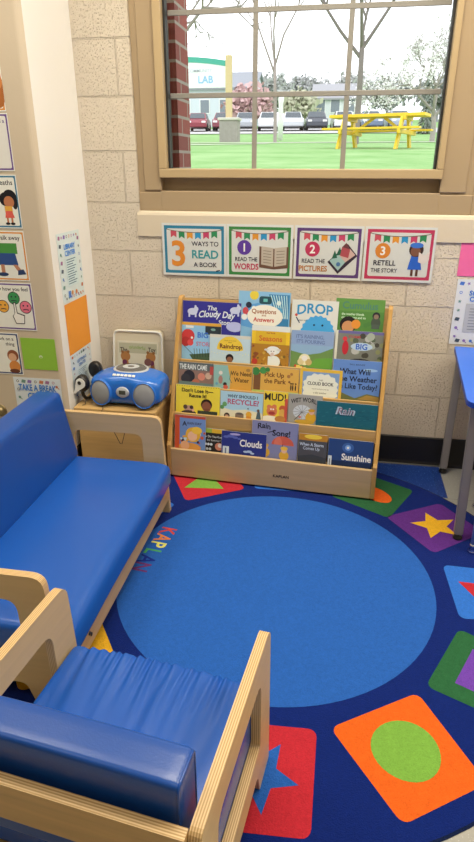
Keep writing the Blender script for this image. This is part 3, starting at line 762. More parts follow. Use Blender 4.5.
def bD1(a):
    a.rect(0, 0, 1, 1, 'e8c83c')
    for i in range(18): a.circ(.03+.055*i, .965, .012, '3a342c', 8)
    a.text("Don't Lose It\u2014", .49, .84, .11, '2a2420', .90, .035).text('Reuse It!', .50, .68, .11, '2a2420', .62, .035)
    a.circ(.70, .42, .18, '2c1c18').ell(.70, .36, .15, .16, '8a5238').ell(.72, .26, .1, .04, '7a4630').ell(.3, .26, .16, .10, 'b88a74').circ(.22, .3, .07, '5a4438').circ(.36, .3, .06, '3a2a26').rect(.5, .05, .95, .22, '3a4030').ell(.3, .12, .24, .08, '4a3c34').circ(.4, .2, .04, 'e0a880')
def bD2(a):
    a.rect(0, 0, 1, 1, 'a9c4c8').poly([(0, 0), (1, 0), (1, .34), (.6, .42), (.3, .36), (0, .44)], 'e2d2a8').text('WHY SHOULD I', .52, .85, .10, '2c3a44', .74, .03).text('RECYCLE?', .54, .66, .17, 'b04a64', .76, .03)
    a.circ(.1, .55, .08, '6a9a5a').circ(.04, .44, .07, '5a8a4c').circ(.16, .16, .10, '4a3830').circ(.16, .12, .07, 'c89a78').rect(.36, .06, .56, .26, '8a7058').ell(.46, .26, .12, .04, '6a5a4c').circ(.68, .26, .10, 'e0a030').rect(.62, .06, .74, .2, 'd88a34').poly([(.84, .06), (.98, .06), (.94, .38), (.88, .38)], '4a5a60').circ(.9, .42, .05, '6a4a3c').star(.66, .46, .04, '5a3c34')
def bD3(a):
    a.rect(0, 0, 1, 1, 'e9c238').text('MUD!', .48, .83, .20, '2c2622', .88, .07)
    a.circ(.36, .4, .16, 'd8784a').circ(.24, .52, .07, 'd8784a').circ(.46, .54, .07, 'd8784a').ell(.36, .34, .10, .05, 'a83c34').circ(.32, .46, .025, 'f0e8d8').circ(.42, .46, .025, 'f0e8d8').circ(.8, .5, .1, 'c05a34').ell(.8, .36, .1, .13, 'd8a048').rect(.88, .0, 1, .8, 'c8503c').ell(.3, .16, .28, .1, 'efe4c0').ell(.72, .18, .16, .1, 'b87a3c')
def bD4(a):
    a.rect(0, 0, 1, 1, '9f9688').text('WET WORLD', .5, .76, .13, '2a2622', .86, .04, arc=.09)
    pts = [(.42+.28*math.cos(2*PI*i/12), .46+.23*math.sin(2*PI*i/12)) for i in range(12)]
    a.poly(pts, 'c8c4bc')
    for i in range(12): a.line([(.42, .46), pts[i]], .012, '8a8680')
    a.line([(.2, .2), (.42, .46)], .018, '4a4038').ell(.68, .3, .16, .18, 'd8a02c').circ(.7, .48, .08, 'd8a48c').ell(.7, .53, .1, .05, 'c8902c').ell(.5, .16, .3, .07, 'c89a34').circ(.36, .3, .04, 'c87a6a')
def bD5(a):
    a.rect(0, 0, 1, 1, '1c5a64')
    r = random.Random(2)
    for i in range(60):
        x, y = r.random()*.94, r.random()*.8; a.line([(x, y), (x+.05, y+.03)], .02, r.choice(('256a70', '1a505c', '2c6e70')))
    a.text('Rain', .47, .72, .26, 'a8b4b8', .40, .05, shear=.25).text('Rain', .475, .715, .22, '8a6470', .38, .0, shear=.25)
def bE1(a):
    a.rect(0, 0, 1, 1, '6d86b0').rect(0, 0, .16, 1, 'c8502c').rect(0, .93, 1, 1, 'b84a34').text('A', .32, .78, .12, '2c2430', .2, .04).text('RAIN DAY', .64, .80, .06, '3a3448', .46)
    spots(a, 26, 6, ('2c2430', 'e0a040', 'c8d0d8', 'c85a3c'), .1, .6, .2, .98, .02, .05)
    a.circ(.6, .5, .2, 'e0a434').circ(.58, .46, .13, 'e8b088').ell(.5, .16, .3, .12, 'd89040').circ(.34, .2, .12, 'e0a070').ell(.72, .62, .14, .1, 'eab840')
def bE2(a):
    a.rect(0, 0, 1, 1, '2a2622').rect(0, .84, 1, 1, 'dca830').rect(0, .84, .45, 1, '9aa83c').text('How Do You Know', .5, .70, .08, 'd8d0c0', .92).text("It's Summer?", .55, .56, .07, 'c8c0b0', .6).circ(.76, .34, .15, 'c87a5c').circ(.8, .38, .08, 'e0c8b0')
    for x in (.2, .32, .44): a.ell(x, .4, .05, .05, 'd0ccc4').ell(x-.05, .22, .05, .05, 'b8b4ac')
def bE3(a):
    a.rect(0, 0, 1, 1, '2c3474').text('Clouds', .66, .60, .25, 'eeeae4', .50, .06)
    for x, y, r in ((.1, .78, .08), (.2, .82, .1), (.3, .78, .08), (.4, .74, .06), (.55, .28, .07), (.63, .3, .08), (.7, .24, .06)): a.ell(x, y, r*1.3, r*.6, '5a62a0' if y > .5 else 'a8b4cc')
    a.rect(.03, .1, .17, .42, 'd0d0d4').rect(.08, .1, .11, .36, '6a708a').ell(.3, .9, .2, .04, 'b0a0c0')
def bE4(a):
    a.rect(0, 0, 1, 1, '807d98').text('Rain', .26, .86, .13, '1c1a24', .42, .06, arc=.03).text('Song!', .64, .73, .14, '1c1a24', .46, .06).line([(.34, .72), (.5, .78)], .02, '1c1a24')
    a.ell(.68, .44, .27, .22, 'cc5a44', 20, 0, PI).ell(.58, .44, .10, .20, 'd86e54', 12, 0, PI).line([(.68, .46), (.66, .12)], .016, '4a3c38')
    for x, h in ((.30, .22), (.72, .18)): a.ell(x, h, .12, .12, 'd8a034').circ(x, h+.13, .07, 'd8a888').ell(x, h+.18, .09, .05, 'e0ac3c')
def bE5(a):
    a.rect(0, 0, 1, 1, '4c4848').rect(0, .8, 1, 1, 'b87a28').ell(.5, .92, .26, .07, 'e8c040').text('When A Storm', .46, .68, .09, 'c8c8cc', .84, .02).text('Comes Up', .46, .56, .09, 'c8c8cc', .58, .01).poly([(0, 0), (1, 0), (1, .3), (.5, .38), (0, .3)], '3a3a3c')
def bE6(a):
    a.rect(0, 0, 1, 1, '28406c').rect(0, .1, 1, .3, '1c2c4a').rect(0, 0, 1, .14, '20301f').ell(.44, .74, .18, .16, '3c5c90').circ(.44, .74, .09, '7a9cc8').circ(.44, .74, .04, 'f0f0ec').text('Sunshine', .64, .44, .20, 'efece4', .66, .05).rect(.01, .06, .09, .44, 'cfccc2').rect(.035, .1, .06, .34, '7a7a78')
BK = {  # tier, layer, u0, u1, ztop, art, label
 'A1': ('B', 2, .021, .285, 0.7570, bA1, 'indigo picture book with white cloud animals, top row at the left end'),
 'A2': ('B', 3, .272, .497, 0.8090, bA2, 'pale blue question-and-answer book standing tallest in the top row'),
 'A3': ('B', 2, .506, .700, 0.7850, bA3, 'cream book with a big smiling blue water drop, top row'),
 'A4': ('B', 3, .688, .887, 0.7990, bA4, 'green picture book standing at the top right of the display'),
 'B1': ('B', 1, .020, .200, 0.6660, bB1, 'orange-topped book with red ball and blue lettering, left end under the indigo book'),
 'B2': ('B', 0, .152, .336, 0.6220, bB2, 'pale book with a yellow umbrella dome and brown lettering'),
 'B3': ('B', 0, .340, .506, 0.6720, bB3, 'yellow and brown book with a white sheep on the cover'),
 'B4': ('B', 0, .513, .692, 0.6620, bB4, 'grey-blue and green book with a cream flower shape below the water drop book'),
 'B5': ('B', 0, .698, .894, 0.6730, bB5, 'dark book with a child in a black hat below the green book'),
 'C1': ('C', 0, .023, .182, 0.5035, bC1, 'dark grey and coral book at the left end of the second row from top'),
 'C2': ('C', 0, .185, .356, 0.5050, bC2, 'orange book with a pale green left edge next to the coral one'),
 'C3': ('C', 0, .360, .560, 0.5080, bC3, 'tan orange book with a green tree and brown lettering'),
 'C4': ('C', 0, .564, .742, 0.5170, bC4, 'yellow-bordered book with a scalloped cream cloud label'),
 'C5': ('C', 0, .745, .897, 0.5630, bC5, 'tall blue weather book with black lettering at the right end'),
 'D1': ('D', 0, .024, .226, 0.4165, bD1, 'yellow book with a smiling boy at the left end of the third row'),
 'D2': ('D', 0, .229, .417, 0.4040, bD2, 'pale blue and cream recycling book beside the yellow boy book'),
 'D3': ('D', 0, .420, .524, 0.4210, bD3, 'narrow yellow book with thick black letters and orange faces'),
 'D4': ('D', 1, .527, .670, 0.4145, bD4, 'grey book with a white umbrella and a child in yellow'),
 'D5': ('D', 0, .648, .899, 0.3980, bD5, 'wide dark teal book lying landscape at the right of the third row'),
 'E1': ('E', 0, .030, .172, 0.2915, bE1, 'blue book with red spine and yellow-hooded child in the bottom row'),
 'E2': ('E', 1, .150, .260, 0.2400, bE2, 'black book with a yellow top band in the bottom row'),
 'E3': ('E', 0, .247, .446, 0.2400, bE3, 'wide navy book with white clouds in the bottom row'),
 'E4': ('E', 1, .380, .580, 0.2980, bE4, 'lavender grey book with a red umbrella and two yellow ducklings'),
 'E5': ('E', 0, .585, .706, 0.2630, bE5, 'dark grey book with an orange sunset band in the bottom row'),
 'E6': ('E', 0, .712, .896, 0.2550, bE6, 'dark blue landscape book with a shining sun at the bottom right corner'),
}
BK['C5'] = ('C', 1, .700, .897, .563, bC5, BK['C5'][6])
ZB = {'B': .508-.02, 'C': .402-.02, 'D': .295-.02, 'E': .14-.02}
LEAN = .15; BT = .005
MS = Matrix.Translation(SO) @ Matrix.Rotation(TH, 4, 'Z')
M_PAGES = plain('paper_pages', own('#e6dcc8'), .8)
for key, (t, L, u0, u1, zt, art, lab) in BK.items():
    v, z = TIER[t]
    if t == 'E': v = .017
    L = max(L, -.4)
    v = v+.0035+.0062*L; zb = ZB[t]+.001
    # bottom of the cover's front face, in shelf space
    k = math.hypot(1, LEAN); Hh = (zt-zb)*k; W = u1-u0
    org = (u0, v, zb)
    M = MS @ face_to(org, (1, 0, 0), (0, LEAN, 1))
    bk = thing('picture_book', lab, 'book', group='picture books on the display shelf')
    bk.matrix_world = M
    c = MB()
    c.box(0, W, 0, Hh, -.0009, 0, ink('b8b0a4')); c.box(0, W, 0, Hh, -BT, -BT+.0009, ink('b8b0a4')); c.box(-.0008, .0004, 0, Hh, -BT, 0, ink('b8b0a4'))
    art(Art(c, W, Hh, Matrix(), z=.0001)); c.build('cover', bk)
    p = MB(); p.box(.0004, W-.003, .002, Hh-.003, -BT+.0009, -.0009, M_PAGES); p.build('page_block', bk)

# ------------------------------------------------------------------ toddler sofa and chair
def arm_outline(L, H, open_front, rear_w=.075, top_h=.078, foot=.07, low_z0=.075, low_z1=.145):
    """side view (u to the front, z up) as outer ring + holes is built from slabs instead: returns outline lists"""
    return L, H
def rounded(pts, r, n=5):
    out = []; k = len(pts)
    for i, p in enumerate(pts):
        p = Vector(p); a = Vector(pts[i-1]); c = Vector(pts[(i+1) % k])
        rr = r[i] if isinstance(r, (list, tuple)) else r
        if rr <= 0: out.append(tuple(p)); continue
        d1, d2 = (a-p), (c-p); rr2 = min(rr, d1.length*.45, d2.length*.45)
        s, e = p+d1.normalized()*rr2, p+d2.normalized()*rr2
        for j in range(n+1):
            t = j/n; out.append(tuple((1-t)**2*s+2*t*(1-t)*p+t*t*e))
    return out
def arm_mesh(L, H, th, face_m, edge_m, front_lean=.02):
    """plywood arm frame lying in local x (forward) / z, thickness along y, one window cut out and an arch between the feet"""
    b = MB()
    pw = .078                   # post width
    # outer boundary with arch between the feet
    outer = rounded([(0, 0), (pw-.01, 0), (pw+.012, .075), (L-pw-.012, .075), (L-pw+.01, 0), (L+front_lean, 0), (L, H), (.012, H)], [.004, .004, .02, .02, .004, .004, .034, .02])
    hole = rounded([(pw+.006, .15), (L-pw+.004, .15), (L-pw, H-.075), (pw+.012, H-.075)], [.012, .012, .035, .035])
    # bridge outline and hole through a slit at the top so that one polygon covers the face
    bm = bmesh.new()
    def ring(pts, y): return [bm.verts.new((x, y, z)) for x, z in pts]
    faces_side = []
    for y, flip in ((0, False), (th, True)):
        ro, rh = ring(outer, y), ring(hole, y)
        eds = [bm.edges.new((R_[i], R_[(i+1) % len(R_)])) for R_ in (ro, rh) for i in range(len(R_))]
        bmesh.ops.triangle_fill(bm, use_beauty=True, use_dissolve=False, edges=eds)
        faces_side.append((ro, rh))
    (o0, h0), (o1, h1) = faces_side
    em = []
    for A, B_ in ((o0, o1), (h0, h1)):
        for i in range(len(A)):
            em.append(bm.faces.new((A[i], A[(i+1) % len(A)], B_[(i+1) % len(A)], B_[i])))
    bmesh.ops.recalc_face_normals(bm, faces=bm.faces[:])
    es = set(em); fi, ei = b.mi(face_m), b.mi(edge_m); mp = {v: b.bm.verts.new(v.co) for v in bm.verts}
    for f in bm.faces:
        g = b.bm.faces.new([mp[v] for v in f.verts]); g.material_index = ei if f in es else fi
    bm.free()
    return b
M_ARMF = wood('birch_arm_face', own('#d6ae74'), 'X', dark=.88, scale=.8)
def bolts(parent, pts, axis):
    for p in pts:
        b = MB(); b.lathe([(0, .0022), (.005, .002), (.0065, 0), (.0065, -.001)], M_BLACKP, 12)
        R_ = {'y': Matrix.Rotation(PI/2, 4, 'X'), 'x': Matrix.Rotation(PI/2, 4, 'Y')}[axis]
        b.build('bolt', parent, Matrix.Translation(p) @ R_)

sofa = thing('toddler_sofa', 'blue vinyl child sofa with birch plywood frame along the left wall', 'sofa', (-.70, -1.09, .0045))
SL = Vector((-.70, -1.09, 0))
AM = arm_mesh(.45, .42, .021, M_ARMF, M_PLYY)
far = AM.build('armrest', sofa, Matrix.Translation(Vector((-.965, -.622, 0))-SL))
near = far.copy(); COL.objects.link(near); near.parent = sofa; near.matrix_local = Matrix.Translation(Vector((-.965, -1.588, 0))-SL)
def sofa_fn(p):
    # slight crown, softer front edge
    cx = max(0, 1-((p.x+.02)/.24)**2); cy = max(0, 1-((p.y)/.48)**2)
    if p.z > .2: p.z += .006*cx*cy
    if p.x > .16 and p.z > .15: p.z -= .012*((p.x-.16)/.064)**2*min(1, (p.z-.15)/.06)
    if p.x > .2: p.x += .002*math.sin(p.y*9)
    return p
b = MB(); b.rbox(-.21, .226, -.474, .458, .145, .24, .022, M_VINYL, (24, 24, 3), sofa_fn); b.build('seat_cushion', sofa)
b = MB()
def backfn(p):
    t = (p.z-.235)/.27
    p.x -= .05*t
    return p
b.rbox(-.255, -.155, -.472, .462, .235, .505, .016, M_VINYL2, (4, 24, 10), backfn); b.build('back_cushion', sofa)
b = MB(); b.box(.188, .206, -.476, .467, .066, .148, M_WOODY, .004); b.build('front_rail', sofa)
b = MB(); b.box(-.25, -.235, -.476, .467, .068, .134, M_WOODY, .004); b.build('rear_rail', sofa)
b = MB(); b.box(-.235, .187, -.476, .467, .125, .144, M_WOODY); b.build('seat_deck', sofa)
b = MB(); b.box(-.325, -.309, -.476, .467, .29, .43, M_WOODY, .004); b.build('back_rail', sofa)
bolts(sofa, [(.2062, -.33, .10), (.2062, -.34, .112)], 'x')

th = math.radians(-6.4)
chair = thing('toddler_chair', 'blue vinyl child armchair with plywood sides seen from behind in the foreground', 'armchair', (-.219, -1.617, .0045), th)
# local: x right, y forward (front = 0, rear = -.46)
CA = arm_mesh(.455, .42, .021, M_ARMF, M_PLYY)
Rz = Matrix.Rotation(PI/2, 4, 'Z')
la = CA.build('armrest', chair, Matrix.Translation((-.2325, -.46, 0)) @ Rz)
ra = la.copy(); COL.objects.link(ra); ra.parent = chair; ra.matrix_local = Matrix.Translation((.2535, -.46, 0)) @ Rz
rnd = random.Random(5)
pl = [(-.205+.41*(i+.5)/17+rnd.uniform(-.008, .008), rnd.uniform(.005, .009), rnd.uniform(.5, 1.), rnd.uniform(.7, 1.25)) for i in range(17)]
def chair_fn(p):
    if p.z > .2:
        for x0, s, a_, ln in pl:                    # pleats gathered into the front seam, fanning out and fading backwards
            t = max(0, min(1, (p.y+.30*ln)/(.29*ln)))
            if t <= 0: continue
            xc = x0*(1+.25*p.y)+.10*(-p.y-.0)*(.5 if x0 < 0 else -.2); w_ = s*(1+2.2*(1-t))
            g = (p.x-xc)/w_
            p.z += a_*t**1.2*(.0058*math.exp(-(g-1.2)**2)-.0080*math.exp(-g*g))
        p.z += .010*max(0, 1-(p.x/.22)**2)*max(0, 1-((p.y+.2)/.22)**2)
    if p.y > -.02: p.y += .012*max(0, 1-(p.x/.25)**2)
    return p
b = MB(); b.rbox(-.2315, .2315, -.40, -.008, .135, .247, .016, M_VINYL, (170, 30, 3), chair_fn); b.build('seat_cushion', chair)
bc_box = (-.214, .214, -.429, -.356, .240, .486)
b = MB()
def cbk(p):
    if p.z > .45: p.z -= .004*(p.x/.22)**2
    return p
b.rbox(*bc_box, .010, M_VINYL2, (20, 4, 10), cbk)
back = b.build('back_cushion', chair)
for x in (-.2148, .2148):
    b = MB(); pts = []
    y0, y1, z0, z1 = bc_box[2]+.002, bc_box[3]-.002, bc_box[4]+.004, bc_box[5]-.003
    for (cy, cz, a0) in ((y1-.012, z1-.012, 0), (y0+.012, z1-.012, 90), (y0+.012, z0+.012, 180), (y1-.012, z0+.012, 270)):
        for i in range(5):
            t = math.radians(a0+22.5*i); pts.append((x, cy+.012*math.cos(t), cz+.012*math.sin(t)))
    pts = [(x*.985, p[1], p[2]-.004) for p in pts]
    b.tube(pts, .0026, M_VINYL2, 6, closed=True); b.build('piping', back)
b = MB(); b.box(-.2315, .2315, -.46, -.4405, .335, .42, M_WOODX)
for f in b.bm.faces:
    if f.calc_center_median().z > .415: f.material_index = b.mi(M_PLYY)
b.build('back_rail', chair)
b = MB(); b.box(-.2315, .2315, -.03, -.012, .07, .134, M_WOODX, .004); b.build('front_rail', chair)
b = MB(); b.box(-.2315, .2315, -.43, -.412, .07, .134, M_WOODX, .004); b.build('rear_rail', chair)
b = MB(); b.box(-.2315, .2315, -.41, -.03, .115, .132, M_WOODX); b.build('seat_deck', chair)

# ------------------------------------------------------------------ corner cabinet with stereo, headphones and story bag
cab = thing('corner_cabinet', 'low maple cabinet in the corner between the column and the book display', 'cabinet', (-.795, -.20, .0045))
b = MB(); b.box(-.186, .184, -.185, .165, .3137, .3355, M_WOODX, .004); b.build('top', cab)
for x in (-.176, .158):
    b = MB(); b.box(x, x+.016, -.165, .155, 0, .3137, M_WOODZ, .002); b.build('side_panel', cab)
b = MB(); b.box(-.160, .158, .140, .152, .02, .3137, M_WOODZ); b.build('back_panel', cab)
b = MB(); b.box(-.160, .158, -.155, .140, .03, .046, M_WOODX); b.build('bottom_panel', cab)
b = MB(); b.box(-.172, .172, -.181, -.166, .03, .310, M_WOODX, .003); b.build('door', cab)

boom = thing('portable_stereo', 'blue oval portable CD stereo with grey speakers on the corner cabinet', 'stereo', (-.757, -.262, .3405), -.05)
M_BOOM = plain('glossy_blue_plastic', own('#2568b4'), .22, .5, coat=.4)
M_GRILLE = plain('grey_speaker_grille', own('#8c867e'), .6)
M_SILVER = plain('silver_plastic', own('#b8b2a8'), .35)
def boom_sec(x):
    s = max(0, 1-(abs(x)/.162)**3.2)**(1/2.6)
    return s
b = MB(); secs = []
nx, nt_ = 36, 40
for i in range(nx+1):
    x = -.160+.320*(.5-.5*math.cos(PI*i/nx)); s = boom_sec(x)
    hz = .066*(.45+.55*s) if 0 < i < nx else .02; hy = .098*(.45+.55*s) if 0 < i < nx else .02
    ring = []
    for j in range(nt_):
        t = 2*PI*j/nt_; c, d = math.cos(t), math.sin(t); e = 2/3.6
        yy = hy*math.copysign(abs(c)**e, c); zz = .068+hz*math.copysign(abs(d)**e, d)
        if yy < 0: yy *= 1-.10*math.exp(-((x)/.045)**2)      # waisted front between the speakers
        zz += .012*math.exp(-(x/.12)**2)*(1 if zz > .068 else 0)
        ring.append(b.bm.verts.new((x, yy, zz)))
    secs.append(ring)
mi = b.mi(M_BOOM)
for A, B_ in zip(secs, secs[1:]):
    for j in range(nt_):
        f = b.bm.faces.new((A[j], B_[j], B_[(j+1) % nt_], A[(j+1) % nt_])); f.smooth = True; f.material_index = mi
b.bm.faces.new(secs[0]); b.bm.faces.new(list(reversed(secs[-1])))
bmesh.ops.recalc_face_normals(b.bm, faces=b.bm.faces[:])
for x in (-.09, .09): b.box(x-.03, x+.03, -.05, .05, 0, .012, M_BLACKP, .003)
b.build('body', boom)
for x in (-.098, .098):
    sp = MB(); Mx = Matrix.Translation((x, -.094, .066)) @ Matrix.Rotation(math.copysign(.16, x), 4, 'Z') @ Matrix.Rotation(PI/2-.10, 4, 'X')
    E_ = Matrix.Diagonal((1., 1.14, 1, 1))
    sp.lathe([(0, .017), (.015, .0165), (.030, .0145), (.042, .010), (.046, .007)], M_GRILLE, 28, E_)
    so = sp.build('speaker', boom, Mx)
    rg = MB(); rg.lathe([(.046, .008), (.047, .011), (.049, .011), (.051, .004), (.051, -.02)], M_BOOM, 28, E_); rg.build('speaker_ring', so)
dp = MB(); Md = Matrix.Translation((0, -.091, .072)) @ Matrix.Rotation(PI/2-.05, 4, 'X')
dp.lathe([(0, .006), (.022, .006), (.026, .004), (.027, -.008)], M_SILVER, 28, Matrix.Diagonal((1.15, .9, 1, 1)))
do = dp.build('display_bezel', boom, Md)
sc2 = MB(); sc2.box(-.015, .015, -.009, .009, .0055, .0068, plain('lcd_screen', own('#4a4a3c'), .2), .001); sc2.build('screen', do)
lid = MB(); lid.lathe([(0, .012), (.05, .010), (.056, .004), (.058, -.004)], plain('smoked_lid', own('#5c5650'), .15, coat=.5), 32, Matrix.Diagonal((1.25, 1, 1, 1)))
lid.lathe([(.056, .005), (.060, .006), (.064, .002), (.064, -.006)], M_SILVER, 32, Matrix.Diagonal((1.25, 1, 1, 1)))
lid.lathe([(.012, .0125), (.03, .0122)], M_SILVER, 24, Matrix.Diagonal((1.25, 1, 1, 1)))
lid.build('disc_lid', boom, Matrix.Translation((.0, .02, .141)))
bt = MB()
for i in range(6): bt.box(-.05+.0175*i, -.036+.0175*i, -.006, .006, 0, .005, M_WHITEP, .0015)
bt.build('button_row', boom, Matrix.Translation((0, -.066, .1375)) @ Matrix.Rotation(.45, 4, 'X'))
hd = MB(); hd.tube([(.12*math.cos(PI*i/16), .09+.02*math.sin(PI*i/16), .07+.02*math.sin(PI*i/16)) for i in range(17)], .006, M_BOOM, 8); hd.build('handle', boom)
cd = MB()
cpts = [(-.085, -.085, .02), (-.09, -.11, .008), (-.082, -.125, .004), (-.08, -.135, .0035), (-.078, -.145, .002), (-.078, -.152, -.01), (-.045, -.150, -.06), (-.02, -.150, -.11), (-.005, -.150, -.145), (.004, -.150, -.146), (.015, -.150, -.11), (.03, -.150, -.06), (.036, -.150, -.03), (.036, -.150, -.024)]
cd.tube(cpts, .0014, M_WIRE, 6); cd.build('cord', boom)

hp = thing('headphones', 'black headphones with a white teardrop ear cup beside the blue stereo', 'headphones', (-.946, -.268, .3405), -.14)
b = MB()
hpts = [(0, -.062, .085), (0, -.066, .06), (0, -.06, .035), (0, -.042, .016), (0, -.02, .009), (0, .02, .009), (0, .042, .016), (0, .06, .035), (0, .066, .06), (0, .062, .105)]
b.tube(hpts, .008, M_BLACKP, 8); b.build('headband', hp)
def cup(y, tilt, white, z_):
    b = MB(); Mc = Matrix.Translation((0, y, z_)) @ Matrix.Rotation(tilt, 4, 'X')
    b.lathe([(0, .022), (.020, .021), (.029, .015), (.031, .004), (.031, -.010), (.024, -.016), (.0, -.016)], M_BLACKP, 24, Matrix.Diagonal((.98, 1.25, 1, 1)))
    o = b.build('ear_cup', hp, Mc)
    if white:
        w = MB(); pts = [(.019*math.cos(t), .019*math.sin(t)+.006) for t in [PI*(-.15)+PI*1.3*i/16 for i in range(17)]]
        rot = math.radians(-35)
        pts += [(-.006, -.03), (-.004, -.043), (.0, -.045), (.004, -.043), (.006, -.03)]
        pts = [(1.2*(x*math.cos(rot)-y*math.sin(rot)), 1.2*(x*math.sin(rot)+y*math.cos(rot))) for x, y in pts]
        w.prism(pts, .0205, .0235, 'xy', M_WHITEP); w.prism([(.0085*math.cos(2*PI*i/16), .0085*math.sin(2*PI*i/16)+.008) for i in range(16)], .0225, .0252, 'xy', M_BLACKP)
        tag(w.build('cup_plate', o), 'white teardrop plate with a black centre')
cup(-.058, PI/2, True, .092); cup(.058, -PI/2, False, .118)
b = MB(); b.tube([(.0, -.045, .012), (.010, -.066, .004), (.018, -.082, .003), (.012, -.094, .003)], .0015, M_WIRE, 6); b.build('cord', hp)

M_BAG = plain('cloudy_plastic_case', own('#cfbd9c'), .3, vary=.02, coat=.2)
bag = thing('story_case', 'pale plastic case with a bear picture book standing behind the stereo', 'book case', (-.79, -.062, .3405))
Mb = Matrix.Rotation(math.radians(-8), 4, 'X')
b = MB(); b.prism(rounded([(-.128, 0), (.128, 0), (.122, .262), (-.122, .262)], [.01, .01, .03, .03], 6), -.004, .014, 'xz', M_BAG, bev=.003)
b.tube([(x, -.006, z) for x, z in rounded([(-.122, .006), (.122, .006), (.116, .256), (-.116, .256)], [.01, .01, .03, .03], 6)], .005, M_WHITEP, 6, closed=True)
b.build('case', bag, Mb)
b = MB(); b.box(-.098, .102, -.010, -.005, .01, .208, ink('c9bda6'))
a = Art(b, .2, .198, face_to((-.098, -.0103, .01), (1, 0, 0), (0, 0, 1)))
a.rect(0, 0, 1, 1, 'd2c4a6').rect(.04, .72, .96, .96, 'b0a888').text('The', .15, .80, .10, '4a3c34', .18, .03).text('Wonderful', .48, .84, .08, '8a9a5a', .4, .03, arc=.03).text('Toy', .84, .82, .10, '4a3c34', .18, .03)
for x, s in ((.22, 1), (.78, -1)): a.poly([(x-.14, 0), (x+.16, 0), (x+.02*s, .6), (x-.10*s, .62)], 'a8703c').circ(x-.03*s, .64, .12, 'a8703c').circ(x-.10*s, .74, .035, '8a5a30').circ(x+.04*s, .75, .035, '8a5a30').circ(x-.05*s, .5, .06, '6a3048')
a.circ(.74, .52, .09, '7a5048').circ(.5, .2, .08, 'c8b890')
tag(b.build('storybook', bag, Mb), 'picture book with two brown bears')

# small brass knob plate low on the column front
kb = MB(); Mk = Matrix.Translation((-1.312, YC, .312)) @ Matrix.Rotation(PI/2, 4, 'X')
M_BRASS = plain('aged_brass', own('#8a744c'), .35, metal=.7)
kb.lathe([(0, .02), (.012, .019), (.016, .014), (.017, .006), (.026, .005), (.029, .002), (.029, 0)], M_BRASS, 24, Mk)
tag(kb.build('wall_knob'), 'small round brass knob on the beige column front behind the sofa back', 'knob')

# ------------------------------------------------------------------ activity table and stool at the right edge
tr = math.atan2(-.063, -.67)    # table's left edge runs a little askew
tab = thing('activity_table', 'blue-topped table with grey steel legs against the wall at the right edge', 'table', (.63, -.03, .0045), math.radians(-5.4))
M_TTOP = plain('blue_laminate', own('#2a66c4'), .3, .5, vary=.03, coat=.2)
b = MB(); b.prism(rounded([(0, 0), (0, -.68), (1.15, -.68), (1.15, 0)], [.01, .045, .045, .01], 6), .570, .590, 'xy', M_TTOP, plain('navy_edge_band', own('#123a90'), .4), bev=.002); b.build('tabletop', tab)
b = MB(); 
for x0, x1, y0, y1 in ((.06, 1.09, -.05, -.035), (.06, 1.09, -.625, -.61), (.06, .075, -.61, -.05), (1.075, 1.09, -.61, -.05)): b.box(x0, x1, y0, y1, .515, .570, M_LEGGREY, .002)
b.build('apron', tab)
for x, y in ((.028, -.035), (.058, -.575), (1.09, -.05), (1.06, -.60)):
    b = MB(); w = .016
    top = Vector((x+(.0 if y > -.1 else -.018), y-(0 if y > -.1 else .018), .570)); bot = Vector((x, y, .022))
    bm2 = bmesh.new(); bmesh.ops.create_cube(bm2, size=1.)
    for v in bm2.verts:
        c = top if v.co.z > 0 else bot; v.co = Vector((c.x+v.co.x*2*w, c.y+v.co.y*2*w, c.z))
    bmesh.ops.bevel(bm2, geom=bm2.edges[:], offset=.004, segments=2, affect='EDGES'); b.add(bm2, M_LEGGREY); bm2.free()
    lg = b.build('leg', tab)
    g = MB(); g.lathe([(0, .028), (.012, .026), (.013, .012), (.018, .008), (.018, .002), (.015, 0), (0, 0)], M_BLACKP, 16); g.build('foot', lg, Matrix.Translation((x, y, 0)))
stool = thing('child_stool', 'small stool with chrome glides tucked under the blue table at the right edge', 'stool', (.87, -.545, .0045), .15)
b = MB(); b.lathe([(0, .345), (.14, .345), (.15, .338), (.15, .328), (0, .325)], plain('blue_seat_plastic', own('#2a5cae'), .35), 32); b.build('seat', stool)
for x, y in ((-.218, -.115), (-.095, .197), (.19, -.16), (.17, .16)):
    b = MB(); b.tube([(x*.42, y*.42, .327), (x*.9, y*.9, .30), (x, y, .27), (x, y, .03)], .0105, plain('pale_blue_steel', own('#7c98b8'), .3), 12); lg = b.build('leg', stool)
    g = MB(); g.lathe([(0, .038), (.011, .037), (.0125, .024), (.008, .020), (.017, .009), (.017, .002), (.014, 0), (0, 0)], M_CHROME, 16)
    g.build('glide', lg, Matrix.Translation((x, y, 0)))

